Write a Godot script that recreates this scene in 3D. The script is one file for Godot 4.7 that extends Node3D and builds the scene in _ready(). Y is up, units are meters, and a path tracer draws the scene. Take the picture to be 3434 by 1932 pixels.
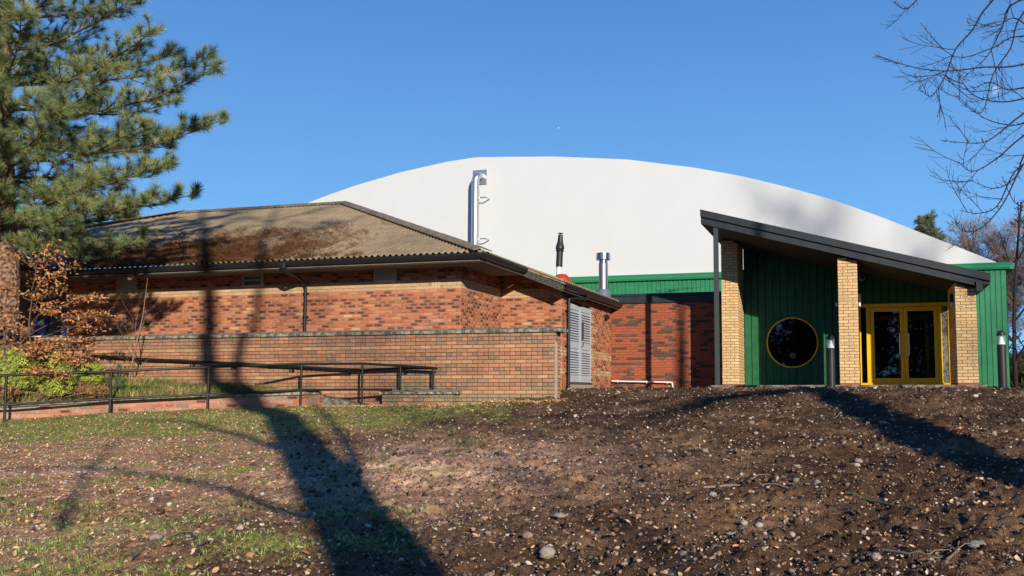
extends Node3D
# A brick swimming hall with a white arched gable and a new green porch, seen across dug ground under low winter sun.
# The eye is at the origin; x runs along the facades, -z into the picture.

var rng := RandomNumberGenerator.new()
var M := {}
var used := {}
var eye := Vector3.ZERO
const SUN := Vector3(0.70, 0.352, 1.0)
const ATC := 8
const ATR := 12
var brick_meshes := {}
var n_soil := FastNoiseLite.new()
var n_clod := FastNoiseLite.new()
var n_fine := FastNoiseLite.new()
var n_zone := FastNoiseLite.new()

class MB:
	var v := PackedVector3Array()
	var n := PackedVector3Array()
	var uv := PackedVector2Array()
	var c := PackedColorArray()
	var ix := PackedInt32Array()
	var col := Color(1, 1, 1)
	func vert(p: Vector3, nn: Vector3, t := Vector2.ZERO) -> int:
		v.append(p); n.append(nn); uv.append(t); c.append(col)
		return v.size() - 1
	func tri(a: Vector3, b: Vector3, d: Vector3) -> void:  # counter-clockwise from outside
		var nn := (b - a).cross(d - a).normalized()
		var k := v.size()
		vert(a, nn, Vector2(0, 0)); vert(b, nn, Vector2(1, 0)); vert(d, nn, Vector2(1, 1))
		ix.append_array([k, k + 2, k + 1])
	func quad(a: Vector3, b: Vector3, d: Vector3, e: Vector3, r := Rect2(0, 0, 1, 1)) -> void:
		var nn := (b - a).cross(d - a)
		if nn.length_squared() < 1e-16:
			nn = (d - a).cross(e - a)
		nn = nn.normalized()
		var k := v.size()
		vert(a, nn, Vector2(r.position.x, r.end.y)); vert(b, nn, r.end); vert(d, nn, Vector2(r.end.x, r.position.y)); vert(e, nn, r.position)
		ix.append_array([k, k + 2, k + 1, k, k + 3, k + 2])
	func box(p: Vector3, s: Vector3, b := Basis.IDENTITY) -> void:
		var h := s * 0.5
		var q := []
		for i in 8:
			q.append(p + b * Vector3(h.x if i & 1 else -h.x, h.y if i & 2 else -h.y, h.z if i & 4 else -h.z))
		quad(q[4], q[5], q[7], q[6]); quad(q[1], q[0], q[2], q[3]); quad(q[5], q[1], q[3], q[7])
		quad(q[0], q[4], q[6], q[2]); quad(q[6], q[7], q[3], q[2]); quad(q[0], q[1], q[5], q[4])
	func span(a: Vector3, b: Vector3) -> void:
		box((a + b) * 0.5, (b - a).abs())
	func bevel_box(p: Vector3, s: Vector3, w := 0.006, b := Basis.IDENTITY) -> void:
		# chamfered along all edges: three slabs of vertices
		var h := s * 0.5
		w = minf(w, minf(h.x, minf(h.y, h.z)) * 0.6)
		var f := func(x: float, y: float, z: float) -> Vector3: return p + b * Vector3(x, y, z)
		for sg in [-1.0, 1.0]:
			var fx := [f.call(sg * h.x, -h.y + w, -h.z + w), f.call(sg * h.x, h.y - w, -h.z + w), f.call(sg * h.x, h.y - w, h.z - w), f.call(sg * h.x, -h.y + w, h.z - w)]
			var fy := [f.call(-h.x + w, sg * h.y, -h.z + w), f.call(-h.x + w, sg * h.y, h.z - w), f.call(h.x - w, sg * h.y, h.z - w), f.call(h.x - w, sg * h.y, -h.z + w)]
			var fz := [f.call(-h.x + w, -h.y + w, sg * h.z), f.call(h.x - w, -h.y + w, sg * h.z), f.call(h.x - w, h.y - w, sg * h.z), f.call(-h.x + w, h.y - w, sg * h.z)]
			for fc in [fx, fy, fz]:
				if sg > 0: quad(fc[0], fc[1], fc[2], fc[3])
				else: quad(fc[3], fc[2], fc[1], fc[0])
			for t in [-1.0, 1.0]:
				var k: float = sg * t
				var e1 := [f.call(sg * h.x, t * (h.y - w), -h.z + w), f.call(sg * (h.x - w), t * h.y, -h.z + w), f.call(sg * (h.x - w), t * h.y, h.z - w), f.call(sg * h.x, t * (h.y - w), h.z - w)]
				var e2 := [f.call(-h.x + w, sg * h.y, t * (h.z - w)), f.call(-h.x + w, sg * (h.y - w), t * h.z), f.call(h.x - w, sg * (h.y - w), t * h.z), f.call(h.x - w, sg * h.y, t * (h.z - w))]
				var e3 := [f.call(t * (h.x - w), -h.y + w, sg * h.z), f.call(t * h.x, -h.y + w, sg * (h.z - w)), f.call(t * h.x, h.y - w, sg * (h.z - w)), f.call(t * (h.x - w), h.y - w, sg * h.z)]
				for e in [e1, e2, e3]:
					if k > 0: quad(e[0], e[1], e[2], e[3])
					else: quad(e[3], e[2], e[1], e[0])
				for t2 in [-1.0, 1.0]:
					var a: Vector3 = f.call(sg * h.x, t * (h.y - w), t2 * (h.z - w))
					var bb: Vector3 = f.call(sg * (h.x - w), t * h.y, t2 * (h.z - w))
					var cc: Vector3 = f.call(sg * (h.x - w), t * (h.y - w), t2 * h.z)
					if sg * t * t2 > 0: tri(a, bb, cc)
					else: tri(a, cc, bb)
	func tube(pts: Array, rad: Array, sides := 6, caps := false, vscale := 1.0) -> void:
		var m := pts.size()
		var ref := Vector3.UP
		var t0: Vector3 = (pts[1] - pts[0]).normalized()
		if absf(t0.dot(ref)) > 0.9: ref = Vector3.RIGHT
		var s := t0.cross(ref).normalized()
		var k0 := v.size()
		var run := 0.0
		for i in m:
			var t: Vector3 = (pts[mini(i + 1, m - 1)] - pts[maxi(i - 1, 0)]).normalized()
			s = (s - t * s.dot(t)).normalized()
			var w := t.cross(s)
			if i: run += pts[i].distance_to(pts[i - 1])
			for j in sides + 1:
				var a := TAU * j / sides
				var d := s * cos(a) + w * sin(a)
				vert(pts[i] + d * rad[i], d, Vector2(float(j) / sides, run * vscale))
		for i in m - 1:
			for j in sides:
				var a := k0 + i * (sides + 1) + j
				var b := a + sides + 1
				ix.append_array([a, b + 1, a + 1, a, b, b + 1])
		if caps:
			for e in [0, m - 1]:
				var dirn: Vector3 = (pts[1] - pts[0]).normalized() * -1.0 if e == 0 else (pts[m - 1] - pts[m - 2]).normalized()
				var k := vert(pts[e], dirn)
				var ring := v.size()
				for j in sides + 1:
					vert(v[k0 + e * (sides + 1) + j], dirn)
				for j in sides:
					if e == 0: ix.append_array([k, ring + j, ring + j + 1])
					else: ix.append_array([k, ring + j + 1, ring + j])
	func lathe(prof: Array, o := Vector3.ZERO, sides := 20, b := Basis.IDENTITY, smooth := false) -> void:
		# prof: Vector2(radius, height) from the bottom up
		for i in prof.size() - 1:
			var p: Vector2 = prof[i]
			var q: Vector2 = prof[i + 1]
			var e := (q - p).normalized()
			var na := Vector2(e.y, -e.x)
			var nb := na
			if smooth:
				if i > 0: na = (na + ortho(prof[i] - prof[i - 1])).normalized()
				if i < prof.size() - 2: nb = (nb + ortho(prof[i + 2] - prof[i + 1])).normalized()
			var k := v.size()
			for j in sides + 1:
				var a := TAU * j / sides
				var d := Vector3(cos(a), 0, sin(a))
				vert(o + b * (d * p.x + Vector3.UP * p.y), b * (d * na.x + Vector3.UP * na.y), Vector2(float(j) / sides, p.y))
				vert(o + b * (d * q.x + Vector3.UP * q.y), b * (d * nb.x + Vector3.UP * nb.y), Vector2(float(j) / sides, q.y))
			for j in sides:
				var a := k + j * 2
				ix.append_array([a, a + 2, a + 3, a, a + 3, a + 1])
	func ortho(e: Vector2) -> Vector2:
		e = e.normalized()
		return Vector2(e.y, -e.x)
	func prism(poly: Array, o: Vector3, bx: Vector3, by: Vector3, bz: Vector3) -> void:
		# poly counter-clockwise in (bx, by) seen from +bz; extruded from o by bz
		var m := poly.size()
		var flat := PackedVector2Array(poly)
		var tr := Geometry2D.triangulate_polygon(flat)
		var nz := bz.normalized()
		var flip := Geometry2D.is_polygon_clockwise(flat) != (bx.cross(by).dot(bz) < 0.0)
		for side in 2:
			var k := v.size()
			for p in poly:
				vert(o + bx * p.x + by * p.y + (bz if side else Vector3.ZERO), nz if side else -nz, p)
			for i in range(0, tr.size(), 3):
				var a: Vector3 = v[k + tr[i]]
				var up := (v[k + tr[i + 1]] - a).cross(v[k + tr[i + 2]] - a).dot(nz if side else -nz) > 0.0
				if up: ix.append_array([k + tr[i], k + tr[i + 2], k + tr[i + 1]])
				else: ix.append_array([k + tr[i], k + tr[i + 1], k + tr[i + 2]])
		for i in m:
			var p: Vector2 = poly[i]
			var q: Vector2 = poly[(i + 1) % m]
			var a := o + bx * p.x + by * p.y
			var b := o + bx * q.x + by * q.y
			if flip: quad(b, a, a + bz, b + bz)
			else: quad(a, b, b + bz, a + bz)
	func mesh() -> ArrayMesh:
		var am := ArrayMesh.new()
		add_to(am)
		return am
	func add_to(am: ArrayMesh) -> void:
		var ar := []
		ar.resize(Mesh.ARRAY_MAX)
		ar[Mesh.ARRAY_VERTEX] = v; ar[Mesh.ARRAY_NORMAL] = n; ar[Mesh.ARRAY_TEX_UV] = uv; ar[Mesh.ARRAY_COLOR] = c; ar[Mesh.ARRAY_INDEX] = ix
		am.add_surface_from_arrays(Mesh.PRIMITIVE_TRIANGLES, ar)

func numbered(s: String) -> String:
	var k: int = used.get(s, 0)
	used[s] = k + 1
	return s if k == 0 else "%s_%03d" % [s, k]

func tag(o: Node, label: String, category := "", group := "", kind := "") -> void:
	if label: o.set_meta("label", label)
	if category: o.set_meta("category", category)
	if group: o.set_meta("group", group)
	if kind: o.set_meta("kind", kind)

func thing(called: String, label: String, category: String, at := Vector3.ZERO, group := "") -> Node3D:
	var o := Node3D.new()
	o.name = numbered(called)
	add_child(o)
	o.position = at
	tag(o, label, category, group)
	return o

func part(parent: Node, called: String, mesh: Mesh, mat: Material) -> MeshInstance3D:
	var o := MeshInstance3D.new()
	o.mesh = mesh
	o.name = called if parent != self else numbered(called)
	o.material_override = mat
	parent.add_child(o, true)
	return o

func made(parent: Node, called: String, b: MB, mat: Material) -> MeshInstance3D:
	return part(parent, called, b.mesh(), mat)

func boxed(parent: Node, called: String, a: Vector3, b: Vector3, mat: Material, w := 0.005) -> MeshInstance3D:
	var m := MB.new()
	var s := (b - a).abs()
	m.bevel_box(Vector3.ZERO, s, w)
	var o := made(parent, called, m, mat)
	o.position = (a + b) * 0.5
	return o

func many(parent: Node, called: String, mesh: Mesh, mat: Material, at: Array, cols: Array) -> MultiMeshInstance3D:
	var mm := MultiMesh.new()
	mm.transform_format = MultiMesh.TRANSFORM_3D
	mm.use_colors = true
	mm.mesh = mesh
	mm.instance_count = at.size()
	for i in at.size():
		mm.set_instance_transform(i, at[i])
		mm.set_instance_color(i, cols[i])
	var o := MultiMeshInstance3D.new()
	o.multimesh = mm
	o.name = called if parent != self else numbered(called)
	o.material_override = mat
	parent.add_child(o, true)
	o.set_meta("kind", "stuff")
	return o

func L(r: float, g: float, b: float) -> Color:
	return Color(r, g, b).linear_to_srgb()

func mat(called: String, col: Color, rough := 0.8, metal := 0.0) -> StandardMaterial3D:
	var m := StandardMaterial3D.new()
	m.resource_name = called
	m.albedo_color = col
	m.roughness = rough
	m.metallic = metal
	m.metallic_specular = 0.4
	M[called] = m
	return m

func noise_tex(freq: float, lo: Color, hi: Color, seed_: int, oct := 4, size := 512, mid := -1.0) -> NoiseTexture2D:
	var f := FastNoiseLite.new()
	f.seed = seed_
	f.frequency = freq
	f.fractal_octaves = oct
	f.noise_type = FastNoiseLite.TYPE_SIMPLEX_SMOOTH
	var t := NoiseTexture2D.new()
	t.width = size; t.height = size; t.seamless = true; t.noise = f
	var g := Gradient.new()
	g.colors = PackedColorArray([lo, hi])
	if mid >= 0.0:
		g.offsets = PackedFloat32Array([maxf(mid - 0.12, 0.0), minf(mid + 0.12, 1.0)])
	t.color_ramp = g
	return t

func bump_tex(freq: float, seed_: int, oct := 4, size := 512) -> NoiseTexture2D:
	return noise_tex(freq, Color(0, 0, 0), Color(1, 1, 1), seed_, oct, size)

func triplanar(m: StandardMaterial3D, scale: float, world := true) -> StandardMaterial3D:
	m.uv1_triplanar = true
	m.uv1_world_triplanar = world
	m.uv1_scale = Vector3.ONE * scale
	return m

func atlas() -> ImageTexture:
	# 8 x 12 brick faces, 96 x 48 pixels each: clay colour, firing marks, lichen and salts
	var cw := 96
	var ch := 48
	var w := cw * ATC
	var h := ch * ATR
	var fa := FastNoiseLite.new(); fa.seed = 5; fa.frequency = 0.09; fa.fractal_octaves = 3
	var fb := FastNoiseLite.new(); fb.seed = 9; fb.frequency = 0.035; fb.fractal_octaves = 3
	var fc := FastNoiseLite.new(); fc.seed = 21; fc.frequency = 0.28; fc.fractal_octaves = 2
	var base := [
		Color(0.41, 0.150, 0.078), Color(0.45, 0.195, 0.108), Color(0.39, 0.145, 0.080), Color(0.52, 0.335, 0.185),
		Color(0.41, 0.190, 0.103), Color(0.36, 0.178, 0.105), Color(0.46, 0.258, 0.138), Color(0.335, 0.098, 0.052),
		Color(0.095, 0.062, 0.050), Color(0.64, 0.435, 0.220), Color(0.42, 0.175, 0.105), Color(0.30, 0.225, 0.120)]
	var dark := Color(0.055, 0.043, 0.042)
	var pale := Color(0.62, 0.52, 0.42)
	var data := PackedByteArray()
	data.resize(w * h * 3)
	var r := RandomNumberGenerator.new()
	r.seed = 77
	for row in ATR:
		for cl in ATC:
			var k := r.randf_range(0.84, 1.14)
			var hue := r.randf_range(-0.06, 0.06)
			var b: Color = base[row]
			b = Color(b.r * k * (1.0 + hue), b.g * k, b.b * k * (1.0 - hue))
			var smudge := 0.0   # how much of the face is burnt dark
			var salt := 0.0
			var grime := 0.0
			match row:
				0: smudge = r.randf_range(0.1, 0.5) if cl % 2 else 0.0
				1: smudge = r.randf_range(0.0, 0.2) if cl % 3 == 0 else 0.0
				2: smudge = r.randf_range(0.6, 1.0)
				4: grime = r.randf_range(0.0, 0.35); salt = r.randf_range(0.0, 0.2)
				5: grime = r.randf_range(0.3, 0.8); salt = r.randf_range(0.1, 0.45)
				6: grime = r.randf_range(0.0, 0.12)
				7: smudge = 0.0
				8: salt = 0.12 if cl % 3 == 0 else 0.0
				9: smudge = 0.22 if cl % 4 == 1 else 0.0
				10: salt = r.randf_range(0.1, 0.6); grime = r.randf_range(0.0, 0.5)
				11: grime = r.randf_range(0.2, 0.7); salt = r.randf_range(0.1, 0.35)
			for y in ch:
				for x in cw:
					var px := cl * cw + x
					var py := row * ch + y
					var ga := fa.get_noise_2d(px, py)
					var gb := fb.get_noise_2d(px + cl * 61, py + row * 83)
					var gc := fc.get_noise_2d(px, py)
					var q := b * (1.0 + 0.16 * ga + 0.14 * gb + 0.14 * gc)
					if smudge > 0.0:
						var ex := minf(x, cw - 1 - x) / 20.0
						var ey := minf(y, ch - 1 - y) / 11.0
						var inside := clampf(minf(ex, ey), 0.0, 1.0)
						var s := clampf((inside * 0.9 + ga * 0.5 + gb * 0.6 - (1.02 - smudge * 0.75)) * 3.2, 0.0, 0.93)
						q = q.lerp(dark, s)
					if grime > 0.0:
						q = q.lerp(Color(0.105, 0.085, 0.060), clampf((gb + ga * 0.6 + grime - 0.45) * 2.2, 0.0, 0.75))
					if salt > 0.0:
						q = q.lerp(pale, clampf((gc + gb * 0.7 + salt - 0.62) * 4.0, 0.0, 0.8))
					var o := (py * w + px) * 3
					var sr := Color(clampf(q.r, 0, 1), clampf(q.g, 0, 1), clampf(q.b, 0, 1)).linear_to_srgb()
					data[o] = int(sr.r * 255.0); data[o + 1] = int(sr.g * 255.0); data[o + 2] = int(sr.b * 255.0)
	return ImageTexture.create_from_image(Image.create_from_data(w, h, false, Image.FORMAT_RGB8, data))

func tiled(f: FastNoiseLite, x: int, y: int, size: int) -> float:
	var m := 64.0
	var wx := clampf((x - (size - m)) / m, 0.0, 1.0)
	var wy := clampf((y - (size - m)) / m, 0.0, 1.0)
	var a := f.get_noise_2d(x, y)
	if wx > 0.0: a = lerpf(a, f.get_noise_2d(x - size, y), wx)
	if wy > 0.0:
		var b := f.get_noise_2d(x, y - size)
		if wx > 0.0: b = lerpf(b, f.get_noise_2d(x - size, y - size), wx)
		a = lerpf(a, b, wy)
	return a

func stone_tex(seed_: int, base: Color, moss: Color, spot: Color, size := 384) -> ImageTexture:
	# weathered concrete: grey ground, dark moss patches, pale lichen spots
	var fa := FastNoiseLite.new(); fa.seed = seed_; fa.frequency = 0.016; fa.fractal_octaves = 4
	var fb := FastNoiseLite.new(); fb.seed = seed_ + 1; fb.frequency = 0.05; fb.fractal_octaves = 3
	var fc := FastNoiseLite.new(); fc.seed = seed_ + 2; fc.frequency = 0.045; fc.noise_type = FastNoiseLite.TYPE_CELLULAR; fc.cellular_return_type = FastNoiseLite.RETURN_DISTANCE
	var data := PackedByteArray()
	data.resize(size * size * 3)
	for y in size:
		for x in size:
			var a := tiled(fa, x, y, size)
			var b := tiled(fb, x, y, size)
			var d := tiled(fc, x, y, size)
			var q := base * (1.0 + 0.35 * b)
			q = q.lerp(moss, clampf((a + 0.5 * b + 0.10) * 3.4, 0.0, 0.92))
			q = q.lerp(spot, clampf((-0.80 - d + 0.35 * b - 0.1 * a) * 8.0, 0.0, 0.85))
			var sr := Color(clampf(q.r, 0, 1), clampf(q.g, 0, 1), clampf(q.b, 0, 1)).linear_to_srgb()
			var o := (y * size + x) * 3
			data[o] = int(sr.r * 255.0); data[o + 1] = int(sr.g * 255.0); data[o + 2] = int(sr.b * 255.0)
	return ImageTexture.create_from_image(Image.create_from_data(size, size, false, Image.FORMAT_RGB8, data))

func materials() -> void:
	var grain := noise_tex(0.03, Color(0.72, 0.72, 0.72), Color(1, 1, 1), 3, 5)
	var m := mat("brick", Color(1, 1, 1), 0.9)
	m.albedo_texture = atlas()
	m.vertex_color_use_as_albedo = true
	m.metallic_specular = 0.2
	for t in [["mortar_pink", L(0.50, 0.27, 0.17)], ["mortar_brown", L(0.16, 0.085, 0.05)], ["mortar_red", L(0.30, 0.11, 0.06)], ["mortar_grey", L(0.21, 0.14, 0.085)], ["mortar_pale", L(0.42, 0.33, 0.26)]]:
		m = triplanar(mat(t[0], t[1], 0.95), 1.3)
		m.albedo_texture = grain
		m.metallic_specular = 0.2
	m = triplanar(mat("coping", Color(1, 1, 1), 0.95), 0.9)
	m.albedo_texture = stone_tex(31, Color(0.30, 0.265, 0.20), Color(0.075, 0.07, 0.042), Color(0.68, 0.64, 0.55))
	m.heightmap_enabled = true
	m.heightmap_texture = bump_tex(0.05, 6)
	m.heightmap_scale = 0.4
	m = triplanar(mat("roof_sheet", Color(1, 1, 1), 0.95), 0.33)
	m.albedo_texture = stone_tex(57, Color(0.335, 0.248, 0.145), Color(0.235, 0.176, 0.110), Color(0.39, 0.30, 0.185))
	m.vertex_color_use_as_albedo = true
	m = triplanar(mat("roof_cap", L(0.75, 0.72, 0.66), 0.95), 0.6)
	m.albedo_texture = stone_tex(91, Color(0.34, 0.275, 0.195), Color(0.19, 0.155, 0.11), Color(0.42, 0.34, 0.23))
	m = triplanar(mat("litter", L(0.22, 0.10, 0.045), 1.0), 3.0)
	m.albedo_texture = grain
	m.vertex_color_use_as_albedo = true
	mat("black_plastic", L(0.014, 0.015, 0.017), 0.42)
	mat("black_board", L(0.035, 0.032, 0.03), 0.75)
	m = triplanar(mat("peeling_board", Color(1, 1, 1), 0.85), 1.6)
	m.albedo_texture = noise_tex(0.035, L(0.035, 0.034, 0.033), L(0.17, 0.15, 0.115), 15, 4, 512, 0.62)
	m = triplanar(mat("soffit", L(0.25, 0.215, 0.18), 0.85), 0.8)
	m.albedo_texture = grain
	m = triplanar(mat("vent_paint", L(0.62, 0.58, 0.52), 0.7), 2.0)
	m.albedo_texture = grain
	mat("white_paint", L(0.74, 0.73, 0.70), 0.6)
	m = triplanar(mat("membrane", L(0.565, 0.567, 0.566), 0.6), 0.12)
	m.albedo_texture = noise_tex(0.012, Color(0.985, 0.985, 0.985), Color(1, 1, 1), 44, 5)
	m = triplanar(mat("green_sheet", L(0.030, 0.215, 0.096), 0.42), 0.35)
	m.albedo_texture = noise_tex(0.01, Color(0.86, 0.86, 0.86), Color(1, 1, 1), 46, 4)
	mat("green_trim", L(0.028, 0.215, 0.095), 0.38)
	m = triplanar(mat("green_board", L(0.014, 0.125, 0.05), 0.5), 0.5)
	m.albedo_texture = noise_tex(0.015, Color(0.8, 0.8, 0.8), Color(1, 1, 1), 47, 4)
	m = triplanar(mat("slate_trim", L(0.024, 0.031, 0.038), 0.5), 0.5)
	m.albedo_texture = noise_tex(0.012, Color(0.8, 0.8, 0.8), Color(1, 1, 1), 48, 4)
	mat("slate_post", L(0.045, 0.05, 0.055), 0.38)
	mat("yellow_frame", L(0.82, 0.48, 0.006), 0.38)
	mat("dark_inside", L(0.16, 0.15, 0.14), 0.9)
	mat("lobby", L(0.34, 0.31, 0.27), 0.8)
	var g := mat("glass", Color(0.02, 0.025, 0.025, 0.45), 0.02)
	g.transparency = BaseMaterial3D.TRANSPARENCY_ALPHA
	g.metallic_specular = 0.9
	g = mat("window_glass", Color(0.35, 0.42, 0.45, 0.45), 0.04)
	g.transparency = BaseMaterial3D.TRANSPARENCY_ALPHA
	g = mat("lens", Color(0.92, 0.95, 0.97, 0.14), 0.03)
	g.transparency = BaseMaterial3D.TRANSPARENCY_ALPHA
	m = mat("steel", L(0.56, 0.56, 0.55), 0.22, 1.0)
	m = triplanar(mat("galvanised", L(0.66, 0.68, 0.69), 0.36, 0.9), 1.2)
	m.albedo_texture = noise_tex(0.06, Color(0.82, 0.82, 0.82), Color(1, 1, 1), 52, 4)
	mat("flue_steel", L(0.52, 0.50, 0.48), 0.33, 0.95)
	mat("flue_black", L(0.022, 0.022, 0.022), 0.45)
	m = mat("flashing_red", L(0.42, 0.045, 0.016), 0.55)
	mat("lead", L(0.10, 0.14, 0.22), 0.5)
	m = triplanar(mat("door_grey", L(0.60, 0.64, 0.69), 0.5), 1.1)
	m.albedo_texture = grain
	mat("frame_blue", L(0.012, 0.055, 0.30), 0.4)
	m = triplanar(mat("rail_paint", L(0.030, 0.030, 0.028), 0.42), 4.0)
	m.albedo_texture = noise_tex(0.03, Color(0.55, 0.53, 0.5), Color(1, 1, 1), 53, 4)
	m = triplanar(mat("rust", L(0.13, 0.075, 0.05), 0.9), 6.0)
	m.albedo_texture = grain
	m = triplanar(mat("concrete", Color(1, 1, 1), 0.95), 0.7)
	m.albedo_texture = stone_tex(12, Color(0.20, 0.175, 0.14), Color(0.075, 0.065, 0.05), Color(0.40, 0.38, 0.33))
	m = triplanar(mat("sill_stone", L(0.46, 0.38, 0.28), 0.9), 1.5)
	m.albedo_texture = grain
	m = mat("ground", Color(1, 1, 1), 1.0)
	triplanar(m, 0.9)
	m.vertex_color_use_as_albedo = true
	m.albedo_texture = noise_tex(0.05, Color(0.60, 0.57, 0.54), Color(1, 1, 1), 61, 6, 1024)
	m.metallic_specular = 0.15
	m.heightmap_enabled = true
	m.heightmap_texture = bump_tex(0.07, 62, 5, 1024)
	m.heightmap_scale = 1.2
	m = mat("tinted", Color(1, 1, 1), 0.9)
	m.vertex_color_use_as_albedo = true
	m.metallic_specular = 0.25
	m = mat("leaf", Color(1, 1, 1), 0.75)
	m.vertex_color_use_as_albedo = true
	m.backlight = Color(0.25, 0.2, 0.12)
	m = mat("needle", Color(1, 1, 1), 0.6)
	m.vertex_color_use_as_albedo = true
	m.backlight = Color(0.15, 0.18, 0.08)
	m = triplanar(mat("bark_pine", Color(1, 1, 1), 0.95), 1.0, false)
	m.albedo_texture = noise_tex(0.02, L(0.045, 0.026, 0.018), L(0.34, 0.19, 0.115), 71, 5, 512, 0.5)
	m.heightmap_enabled = true
	m.heightmap_texture = bump_tex(0.025, 72, 4)
	m.heightmap_scale = 2.0
	m = triplanar(mat("bark_grey", L(0.9, 0.85, 0.8), 0.95), 2.0, false)
	m.albedo_texture = noise_tex(0.03, L(0.05, 0.04, 0.03), L(0.19, 0.15, 0.105), 73, 4)
	mat("twig_dark", L(0.028, 0.019, 0.017), 0.85)
	mat("twig_tan", L(0.24, 0.16, 0.10), 0.85)
	mat("twig_far", L(0.21, 0.145, 0.105), 0.9)

# ---- bricks: a wall is a mortar core and bricks laid course by course ----
func brick_mb(b: MB, p: Vector3, ux: Vector3, nn: Vector3, s: Vector2, cell: int) -> void:
	var uy := Vector3.UP
	var r := Rect2(float(cell % ATC) / ATC + 0.0015, float(cell / ATC) / ATR + 0.002, 1.0 / ATC - 0.003, 1.0 / ATR - 0.004)
	var hx := s.x * 0.5
	var hy := s.y * 0.5
	var w := 0.005
	var q := []
	for k in [[hx - w, hy - w, 0.0], [hx, hy, -w], [hx, hy, -0.06]]:
		for sg in [[-1, -1], [1, -1], [1, 1], [-1, 1]]:
			q.append(p + ux * (k[0] * sg[0]) + uy * (k[1] * sg[1]) + nn * k[2])
	b.quad(q[0], q[1], q[2], q[3], r)
	var rr := Rect2(r.position.x + r.size.x * 0.04, r.position.y + r.size.y * 0.06, r.size.x * 0.2, r.size.y * 0.1)
	for i in 4:
		var j := (i + 1) % 4
		b.quad(q[4 + i], q[4 + j], q[j], q[i], rr)
		b.quad(q[8 + i], q[8 + j], q[4 + j], q[4 + i], rr)

func brick_mesh(cell: int) -> ArrayMesh:
	if not brick_meshes.has(cell):
		var b := MB.new()
		brick_mb(b, Vector3.ZERO, Vector3.RIGHT, Vector3.BACK, Vector2(0.215, 0.065), cell)
		brick_meshes[cell] = b.mesh()
	return brick_meshes[cell]

# o: lower corner of the face; ux along it; pick(s, y, course) gives the atlas cell or -1 for an opening
func lay(list: Array, o: Vector3, ux: Vector3, nn: Vector3, length: float, courses: int, pick: Callable, headers := [], top: Variant = null, mod := Vector2(0.225, 0.075)) -> void:
	for k in courses:
		var y := (k + 0.5) * mod.y
		var hd: bool = headers.has(k)
		var step := mod.x * 0.5 if hd else mod.x
		var s := -step * (0.5 if (k % 2) != (1 if hd else 0) else 0.0)
		while s < length - 0.02:
			var a := maxf(s, 0.0)
			var b := minf(s + step, length)
			s += step
			if b - a < 0.03: continue
			var mid := (a + b) * 0.5
			if top != null and y + 0.03 > top.call(mid): continue
			var cell: int = pick.call(mid, y, k)
			if cell < 0: continue
			var ins := 0.005
			list.append({"p": o + ux * mid + Vector3.UP * y + nn * rng.randf_range(-0.002, 0.002), "u": ux, "n": nn, "s": Vector2(b - a - ins * 2.0 - rng.randf_range(0, 0.003), mod.y - 0.010 - rng.randf_range(0, 0.002)), "c": cell})

func set_bricks(parent: Node, list: Array, most := 300) -> void:
	for e in list:
		var d: Vector3 = e.p - eye
		var facing: float = maxf(0.0, -d.normalized().dot(e.n))
		e.w = facing * e.s.x * e.s.y / d.length_squared()
	var order := list.duplicate()
	order.sort_custom(func(a, b): return a.w > b.w)
	var rest := MB.new()
	for i in order.size():
		var e: Dictionary = order[i]
		if i < most:
			var o := MeshInstance3D.new()
			o.name = "brick"
			o.mesh = brick_mesh(e.c)
			o.material_override = M.brick
			o.transform = Transform3D(Basis(e.u * (e.s.x / 0.215), Vector3.UP * (e.s.y / 0.065), e.n), e.p)
			parent.add_child(o, true)
		else:
			var t := rng.randf_range(0.88, 1.06)
			rest.col = Color(t, t, t)
			brick_mb(rest, e.p, e.u, e.n, e.s, e.c)
	if rest.v.size():
		made(parent, "brickwork", rest, M.brick).set_meta("kind", "stuff")

func cell(row: int) -> int:
	return row * ATC + rng.randi() % ATC

func pick_facade(_s: float, _y: float, _k: int) -> int:
	var r := rng.randf()
	return cell(0) if r < 0.38 else cell(1) if r < 0.68 else cell(2) if r < 0.985 else cell(3)

# ---- the older brick block on the left: walls, corrugated hip roof, gutters, vents, louvred doors ----
const AX := -8.549
const AZ := -19.8
const BZ := -22.29
const BX := -6.96
const EY := 2.945
const EX := -7.68
const EZ := -18.93
const PITCH := 0.3757

func corrugate(b: MB, o: Vector3, along: Vector3, run: Vector3, length: float, lo: Callable, hi: Callable, tint: Callable) -> void:
	# sheet with 146 mm corrugations; s is the horizontal distance up the slope from the eave
	var nrm := (run * -PITCH + Vector3.UP).normalized()
	var per := 0.146
	var steps := int(length / per * 8.0)
	var rows := 14
	var prev := -1
	for i in steps + 1:
		var a := length * i / steps
		var s0: float = lo.call(a)
		var s1: float = hi.call(a)
		if s1 - s0 < 0.01:
			prev = -1
			continue
		var ph := TAU * a / per
		var lift := 0.026 * cos(ph)
		var slope := -0.026 * TAU / per * sin(ph)
		var nn := (nrm - along * slope).normalized()
		var k := b.v.size()
		for j in rows + 1:
			var s := lerpf(s0, s1, float(j) / rows)
			var p := o + along * a + run * s + Vector3.UP * (s * PITCH) + nrm * lift
			b.col = tint.call(p)
			b.vert(p, nn, Vector2(a, s))
		if prev >= 0:
			var flip := along.cross(run).dot(Vector3.UP) > 0.0
			for j in rows:
				if flip: b.ix.append_array([prev + j, prev + j + 1, k + j + 1, prev + j, k + j + 1, k + j])
				else: b.ix.append_array([prev + j, k + j + 1, prev + j + 1, prev + j, k + j, k + j + 1])
		prev = k

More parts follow.
